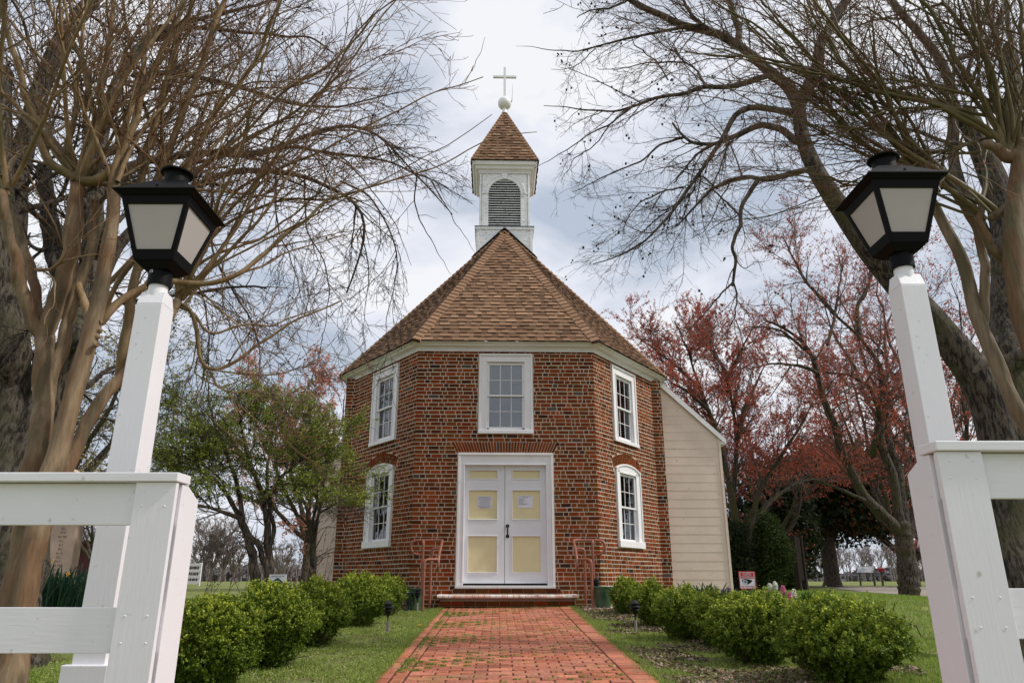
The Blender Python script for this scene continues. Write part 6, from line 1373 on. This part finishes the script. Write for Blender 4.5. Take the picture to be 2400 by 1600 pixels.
# ------------------------------------------------------------------ path lights
def path_light():
    rt = empty('path_light'); m = MB(); m.lathe([(.0, .405), (.012, .400), (.030, .388), (.048, .372), (.070, .360), (.070, .354), (.04, .352), (.04, .335)], 28); m.lathe([(.044, .340), (.064, .328), (.078, .316), (.078, .310), (.045, .308), (.040, .29)], 28)
    m.lathe([(.042, .296), (.062, .286), (.068, .278), (.062, .272), (.040, .268), (.030, .235), (.014, .222), (.012, .19), (0, .19)], 28); h = m.build('lamp_head', M_iron, rt, smooth=35)
    gl = MB(); gl.lathe([(.036, .30), (.036, .352)], 20); gl.build('lens', mat('smoked_lens', (.10, .10, .10), .2), h, smooth=True)
    m = MB(); m.tube([(0, 0, .20), (0, 0, .13)], .008, 10); m.build('neck', M_iron, rt, smooth=True)
    m = MB(); m.frustum(0, 0, -.1, .016, .013, .15, .019, .015); m.build('stake', M_woodlight, rt, bevel=.003); return rt
pl = path_light(); locs = [(-1.59, 9.96, 'black tiered path light in the clover beside the fourth left boxwood'), (1.62, 10.2, 'black tiered path light in the mulch right of the path'), (-1.63, 13.3, 'path light between the wheel pot and the left handrail'), (1.55, 13.95, 'path light mostly hidden behind the right handrail posts')]
for i, (x, y, lb) in enumerate(locs):
    o = pl if i == 0 else copy_tree(pl); o.location = (x, y, gz(x, y)); o.rotation_euler = (random.uniform(-.04, .04), random.uniform(-.04, .04), i); tag(o, lb, 'path light', 'black tiered path lights')
    if i == 3: o.location.z += .10
# pots and wheel ornament
def pot():
    rt = empty('plant_pot'); m = MB(); m.lathe([(.0, .012), (.125, .012), (.128, .03), (.150, .12), (.172, .22), (.186, .31), (.190, .35), (.200, .358), (.203, .368), (.198, .376), (.188, .372), (.182, .33), (.17, .30), (0, .30)], 40); m.build('bowl', M_pot, rt, smooth=50)
    m = MB(); m.lathe([(.0, .0), (.15, 0), (.172, .018), (.176, .022), (.168, .024), (.14, .012)], 40); m.build('saucer', M_pot, rt, smooth=50)
    m = MB(); m.lathe([(0, .325), (.178, .32)], 24); m.build('soil', M_soil, rt); return rt
p0 = pot(); 
for i, (x, y, lb) in enumerate([(-1.76, 13.75, 'green glazed pot at the left of the door, half behind the last boxwood'), (1.60, 13.55, 'green glazed pot at the right of the door, fully in view')]):
    o = p0 if i == 0 else copy_tree(p0); o.location = (x, y, gz(x, y) + .0); o.rotation_euler = (0, 0, i * 2.1); tag(o, lb, 'plant pot', 'green glazed pots by the door')
wh = empty('wheel_ornament', (-1.80, 13.28, gz(-1.9, 13.28) + .17), 0, 'small black ornamental metal wheel leaning before the left pot', 'ornament')
m = MB(); r0 = .145; m.tube([(r0 * .68 * math.cos(a), .09 * math.cos(a), r0 * math.sin(a)) for a in [2 * math.pi * k / 28 for k in range(29)]], .014, 8); m.build('rim', M_iron, wh, smooth=True)
m = MB(); 
for k in range(9): a = 2 * math.pi * k / 9; m.tube([(0, 0, 0), (r0 * .34 * math.cos(a + .2), .045 * math.cos(a + .2), r0 * .5 * math.sin(a + .2)), (r0 * .66 * math.cos(a), .088 * math.cos(a), r0 * .97 * math.sin(a))], [.012, .007, .009], 6)
m.tube([(r0 * .36 * math.cos(a), .05 * math.cos(a), r0 * .55 * math.sin(a)) for a in [2 * math.pi * k / 20 for k in range(21)]], .006, 6); m.build('spokes', M_iron, wh, smooth=True)

# ------------------------------------------------------------------ signs
cc = empty('camera_warning_sign', (4.50, 14.6, gz(4.50, 14.6) - .06), .06, 'red and white closed circuit television warning sign on a stake beside the siding', 'sign')
zs = .21; w = .157; m = MB(); m.box(-w, w, -.004, .004, zs, zs + .315); m.build('board', M_signw, cc)
m = MB()
for (a, b_, c, d_) in ((-w - .004, w + .004, zs - .004, zs + .010), (-w - .004, w + .004, zs + .305, zs + .319), (-w - .004, -w + .010, zs, zs + .315), (w - .010, w + .004, zs, zs + .315)): m.box(a, b_, -.008 - (.001 if a > 0 else 0), .006, c, d_)
m.build('red_border', M_red, cc)
m = MB(); m.box(-.128, .128, -.0075, -.003, zs + .188, zs + .295); m.build('red_field', M_red, cc)
for k, (t_, s__) in enumerate((('CLOSED', .040), ('CIRCUIT', .040), ('TELEVISION', .040))): text_mesh('lettering', t_, s__, M_signw, cc, (0, -.0085, zs + .264 - k * .034), spacing=1.15)
text_mesh('lettering', 'ON PREMISES', .042, M_red, cc, (0, -.006, zs + .028), spacing=1.05)
m = MB(); m.prism([(-.105, zs + .165), (-.10, zs + .135), (-.06, zs + .095), (-.005, zs + .08), (.05, zs + .10), (.095, zs + .14), (.09, zs + .155), (.03, zs + .172), (-.04, zs + .178)], -.0065, -.003); m.build('camera_symbol', M_iron, cc)
m = MB(); m.prism([(-.085, zs + .158), (-.078, zs + .10), (-.01, zs + .092), (-.008, zs + .148)], -.009, -.0068); m.build('camera_symbol', M_signw, cc)
m = MB(); m.prism([(-.066, zs + .145), (-.060, zs + .112), (-.026, zs + .108), (-.024, zs + .14)], -.011, -.0093); m.build('camera_symbol', M_iron, cc)
m = MB(); m.box(-.006, .006, .005, .012, -.05, zs + .36); m.build('stake', M_iron, cc)
pb = empty('yard_sign', (-3.50, 11.4, gz(-3.5, 11.4) - .24), 0, 'small white security yard sign with a dark roof emblem above the left hedge', 'sign')
zs = .56; m = MB(); m.box(-.128, .128, -.004, .004, zs, zs + .26); m.build('board', M_signw, pb); m = MB(); m.prism([(-.115, zs + .13), (.115, zs + .13), (.0, zs + .215)], -.007, -.003); m.build('roof_emblem', mat('dark_green_ink', (.01, .04, .04), .6), pb)
text_mesh('lettering', 'PROTECTED BY', .028, M_ink, pb, (0, -.006, zs + .226), spacing=1.0); text_mesh('lettering', 'abt', .060, M_signw, pb, (0, -.009, zs + .138)); m = MB(); m.box(-.1, .1, -.006, -.003, zs + .09, zs + .12); m.build('lower_band', mat('green_band', (.02, .07, .03), .6), pb)
m = MB(); m.box(-.006, .006, .005, .012, -.05, zs + .2); m.build('stake', M_grey, pb)
# brown board sign on two posts
bs = empty('board_sign', (10.42, 27.5, gz(10.4, 27.5) - .28), math.radians(54), 'tall dark brown board sign on two posts seen almost edge on', 'sign')
m = MB(); m.box(-.50, .50, -.03, .03, .75, 2.25); m.build('board', M_signdark, bs, bevel=.01)
for s in (-.42, .42): m = MB(); m.box(s - .10, s + .10, -.085, .085, -.2, 2.29 + (.03 if s > 0 else 0)); m.build('post', M_signdark, bs, bevel=.01)
# interpretive panels, red box, distant lamp
def panel(x, y, rz, lb, col):
    rt = empty('information_panel', (x, y, gz(x, y)), rz, lb, 'information panel', 'slanted information panels across the lane'); m = MB()
    Mx = Matrix.Translation((0, 0, .92)) @ Matrix.Rotation(math.radians(38), 4, 'X'); m.box(-.50, .50, -.33, .33, -.02, .02, M=Mx); m.build('panel', M_grey, rt)
    m = MB(); m.box(-.46, .46, -.29, .29, .021, .026, M=Mx); m.build('printed_face', mat('panel_print', col, .35, mixcols=[(5, (.25, .33, .42), .45, .6)]), rt)
    for s in (-.40, .40): m = MB(); m.box(s - .05, s + .05, -.04, .04, -.1, .90); m.build('leg', M_grey, rt)
    return rt
panel(21.4, 46, -.75, 'slanted panel left of the small red box across the lane', (.62, .60, .62)); panel(24.0, 46, .45, 'slanted bluish panel right of the small red box across the lane', (.55, .62, .72))
rb_ = empty('brochure_box', (22.5, 46.4, gz(22.5, 46.4)), 0, 'tiny red box on a post between the two information panels', 'box'); m = MB(); m.box(-.17, .17, -.12, .12, .80, .98); m.frustum(0, 0, .981, .19, .14, 1.05, .12, .10); m.build('box', M_red, rb_, bevel=.01); m = MB(); m.box(-.05, .05, -.05, .05, -.1, .798); m.build('post', M_grey, rb_)
fl = empty('street_lamp', (12.6, 36, gz(12.6, 36)), 0, 'slim black lamp standard with a pale lantern among the evergreens', 'street lamp'); m = MB(); m.tube([(0, 0, -.1), (0, 0, .3), (0, 0, 1.62)], [.05, .035, .03], 10); m.build('pole', M_iron, fl, smooth=True)
m = MB(); m.frustum(0, 0, 1.64, .06, .06, 1.86, .11, .11); m.build('lantern_glass', mat('pale_lantern_glass', (.6, .58, .5), .4), fl); m = MB(); m.frustum(0, 0, 1.862, .14, .14, 1.98, .03, .03); m.frustum(0, 0, 1.60, .05, .05, 1.638, .07, .07); m.build('lantern_cap', M_iron, fl)

# ------------------------------------------------------------------ flowers
def strap_leaves(n, rg, spread, h, w, col):
    m = MB()
    for i in range(n):
        a = rg.uniform(0, 6.28); r = rg.uniform(0, spread); bx, by = r * math.cos(a), r * math.sin(a); a2 = a + rg.normal(0, .9); hh = h * rg.uniform(.6, 1.1); out_ = rg.uniform(.1, .7) * hh; dx, dy = math.cos(a2), math.sin(a2); px, py = -dy * w / 2, dx * w / 2; vs = []
        droop = rg.uniform(0, .35)
        for t in (0, .3, .6, .85, 1.):
            ww = (1 if t < .7 else .75) if t < 1 else .15; x, y, z = bx + dx * out_ * t * t, by + dy * out_ * t * t, hh * (t - droop * t ** 3); vs += [(x - px * ww, y - py * ww, z), (x + px * ww, y + py * ww, z)]
        c = col[rg.integers(0, len(col))]; m.add(vs, [(2 * k, 2 * k + 1, 2 * k + 3, 2 * k + 2) for k in range(4)], tuple(q * rg.uniform(.8, 1.2) for q in c))
    return m
DAF = [(.022, .060, .034), (.035, .080, .045), (.018, .045, .026), (.05, .10, .06)]
rg = np.random.default_rng(111)
df = empty('daffodil_clump', (-5.92, 10.0, gz(-5.92, 10.0)), 0, 'thick clump of dark blue-green daffodil leaves before the memorial stone', 'plant')
strap_leaves(520, rg, .62, .62, .018, DAF).build('leaves', M_leaf, df)
for (x, z, c) in ((.04, .62, (.80, .78, .60)), (.27, .46, (.85, .65, .12)), (-.28, .50, (.8, .7, .4))):
    m = MB(); Mx = Matrix.Translation((x, -.3, z)) @ Matrix.Rotation(math.radians(75), 4, 'X')
    for k in range(6):
        a = k * 1.047; m.add([Mx @ Vector(p) for p in [(0, 0, 0), (.018 * math.cos(a - .4), .018 * math.sin(a - .4), .002), (.040 * math.cos(a), .040 * math.sin(a), 0), (.018 * math.cos(a + .4), .018 * math.sin(a + .4), .002)]], [(0, 1, 2, 3)], c)
    m.lathe([(.008, 0), (.012, .018), (.016, .024)], 10, M=Mx, col=(.85, .45, .05)); m.tube([(x, -.28, z), (x, -.26, z - .05), (x * .8, -.2, .02)], .004, 5, col=(.05, .10, .04)); m.build('bloom', M_petal, df)
def hyacinth(x, y, cols, lb, n=1, h=.22, seed=0):
    rg = np.random.default_rng(200 + seed); rt = empty('hyacinth', (x, y, gz(x, y)), 0, lb, 'flower', 'hyacinths in the bed by the side addition'); strap_leaves(12, rg, .03, .20, .022, [(.05, .11, .03), (.07, .14, .04)]).build('leaves', M_leaf, rt)
    for j in range(n):
        k = 190; t = rg.random(k); a = rg.uniform(0, 6.28, k); r = .040 * np.sin(np.pi * (.15 + .8 * t)) ** .6; ox = (j - (n - 1) / 2) * .10; C = np.stack([ox + r * np.cos(a), r * np.sin(a), h * .45 + t * .145 + .03 * (j % 2)], 1)
        V, Fq = diamonds(C, .024, rg, np.stack([np.cos(a), np.sin(a), np.full(k, .2)], 1), 1.3, .7); mesh_np('bloom', V, Fq, M_petal, col=np.repeat(palette(cols, k, rg, .15), 4, 0), parent=rt)
        m = MB(); m.tube([(ox * .5, 0, 0), (ox, 0, h * .45 + .12)], .007, 6, col=(.08, .14, .04)); m.build('stalk', M_leaf, rt)
PK = [(.70, .22, .38), (.78, .34, .48), (.60, .14, .30)]; WT = [(.80, .80, .74), (.72, .72, .62)]; PU = [(.12, .07, .30), (.18, .11, .40), (.08, .05, .2)]
def HX(px, Y): return PX(px, Y, -.2)
hyacinth(HX(1793, 13.2), 13.2, PK, 'pink hyacinth at the left of the flower group', 1, .26, 1); hyacinth(HX(1812, 13.9), 13.9, WT, 'pair of tall white hyacinths in the middle of the group', 2, .30, 2)
hyacinth(HX(1836, 13.5), 13.5, PK, 'tall pale pink hyacinth leaning right of the white pair', 1, .30, 3); hyacinth(HX(1851, 12.8), 12.8, PK, 'deep pink hyacinth lowest in the group', 1, .22, 4)
hyacinth(HX(1861, 13.2), 13.2, WT, 'single white hyacinth at the right end of the group', 1, .24, 5); hyacinth(HX(1702, 13.4), 13.4, PU, 'purple hyacinths at the foot of the cream siding', 2, .24, 6)
tf = empty('garden_clump', (HX(1890, 13.6), 13.6, gz(4.7, 13.6)), 0, 'fresh green leafy tuft right of the hyacinths', 'plant'); strap_leaves(120, rg, .16, .22, .014, [(.07, .14, .025), (.09, .17, .03)]).build('leaves', M_leaf, tf)
tf = empty('garden_clump', (HX(1660, 14.6), 14.6, gz(4.0, 14.6)), 0, 'dark tulip-like leaves before the cream siding', 'plant'); strap_leaves(60, rg, .55, .30, .035, [(.035, .075, .035), (.05, .09, .045)]).build('leaves', M_leaf, tf)
tf = empty('garden_clump', (HX(1760, 14.0), 14.0, gz(4.8, 14.0)), 0, 'low mixed leaves around the camera warning sign', 'plant'); strap_leaves(150, rg, .45, .17, .018, [(.07, .12, .035), (.10, .15, .06)]).build('leaves', M_leaf, tf)

# ------------------------------------------------------------------ memorial stone and barn
ms = empty('memorial_stone', (-7.42, 11.9, gz(-7.4, 11.9) - .12), .1, 'pale pink memorial slab carved with rows of names behind the tan trunks', 'memorial')
m = MB(); pts = [(-.52, -.1), (.56, -.1), (.50, 1.9), (.46, 2.03), (.38, 2.10), (.25, 2.18), (0, 2.24), (-.25, 2.18), (-.40, 2.10), (-.46, 2.03), (-.50, 1.9)]; m.prism(pts, -.12, .12); m.build('slab', M_stone, ms, bevel=.012)
for k, t_ in enumerate(['CLEMENT', 'COSTIN', 'DOWNES', 'FLOYD', 'LEEMONT', 'ATTWOOD', 'CARROLL', 'MORPHY', 'ASHBY', 'BENDALL', 'MORRIS', 'T NEALE', 'JN MATTHEWS', 'DEARMAN', 'THE GRANT', 'POWELL', 'TURNER', 'WISE']):
    z = 1.52 - k * .062; text_mesh('carved_names', t_, .056, M_carve, ms, (-.02 - .012 * (k % 3), -.122, z), align='CENTER'); text_mesh('carved_names', ['82 ME', 'R L', '8 3', 'R J', '61 A', 'B L', 'M C'][k % 7], .050, M_carve, ms, (.33, -.122, z), align='CENTER')
bn = empty('barn', (-27.5, 40, gz(-27, 40)), 0, 'maroon barn with a ribbed metal roof behind the memorial stone', 'barn'); m = MB(); m.box(-6, 5.6, 0, 8, -.2, 2.55); m.build('wall', M_barn, bn)
rf = MB(); rf.add([(-6.3, -.5, 2.42), (5.9, -.5, 2.42), (5.9, 4, 4.7), (-6.3, 4, 4.7), (-6.3, 8.5, 2.42), (5.9, 8.5, 2.42), (-6.3, -.5, 2.34), (5.9, -.5, 2.34), (5.9, 4, 4.62), (-6.3, 4, 4.62), (-6.3, 8.5, 2.34), (5.9, 8.5, 2.34)], [(0, 1, 2, 3), (3, 2, 5, 4), (6, 9, 8, 7), (9, 10, 11, 8), (0, 6, 7, 1), (1, 7, 8, 2), (2, 8, 11, 5), (4, 5, 11, 10), (0, 3, 9, 6), (3, 4, 10, 9)])
for k in range(27):
    x = -6.2 + k * .46; rf.add([(x, -.5, 2.425), (x + .06, -.5, 2.425), (x + .06, 4, 4.705), (x, 4, 4.705), (x + .01, -.5, 2.475), (x + .05, -.5, 2.475), (x + .05, 4, 4.755), (x + .01, 4, 4.755)], [(4, 5, 6, 7), (0, 4, 7, 3), (1, 2, 6, 5), (0, 1, 5, 4)])
r_ = rf.build('roof', M_tin, bn)
ff = empty('board_fence', (-18.8, 46, gz(-18.8, 46)), 0, 'short stretch of white rail fence far off across the left field', 'fence')
for zt in (1.30, .95, .60, .28): m = MB(); m.box(-4, .0, -.02, .02, zt - .17, zt); m.build('rail', M_white, ff)
for x in (-.16, -2.1, -3.9): m = MB(); m.box(x, x + .14, .022, .14, -.1, 1.33); m.build('post', M_white, ff)
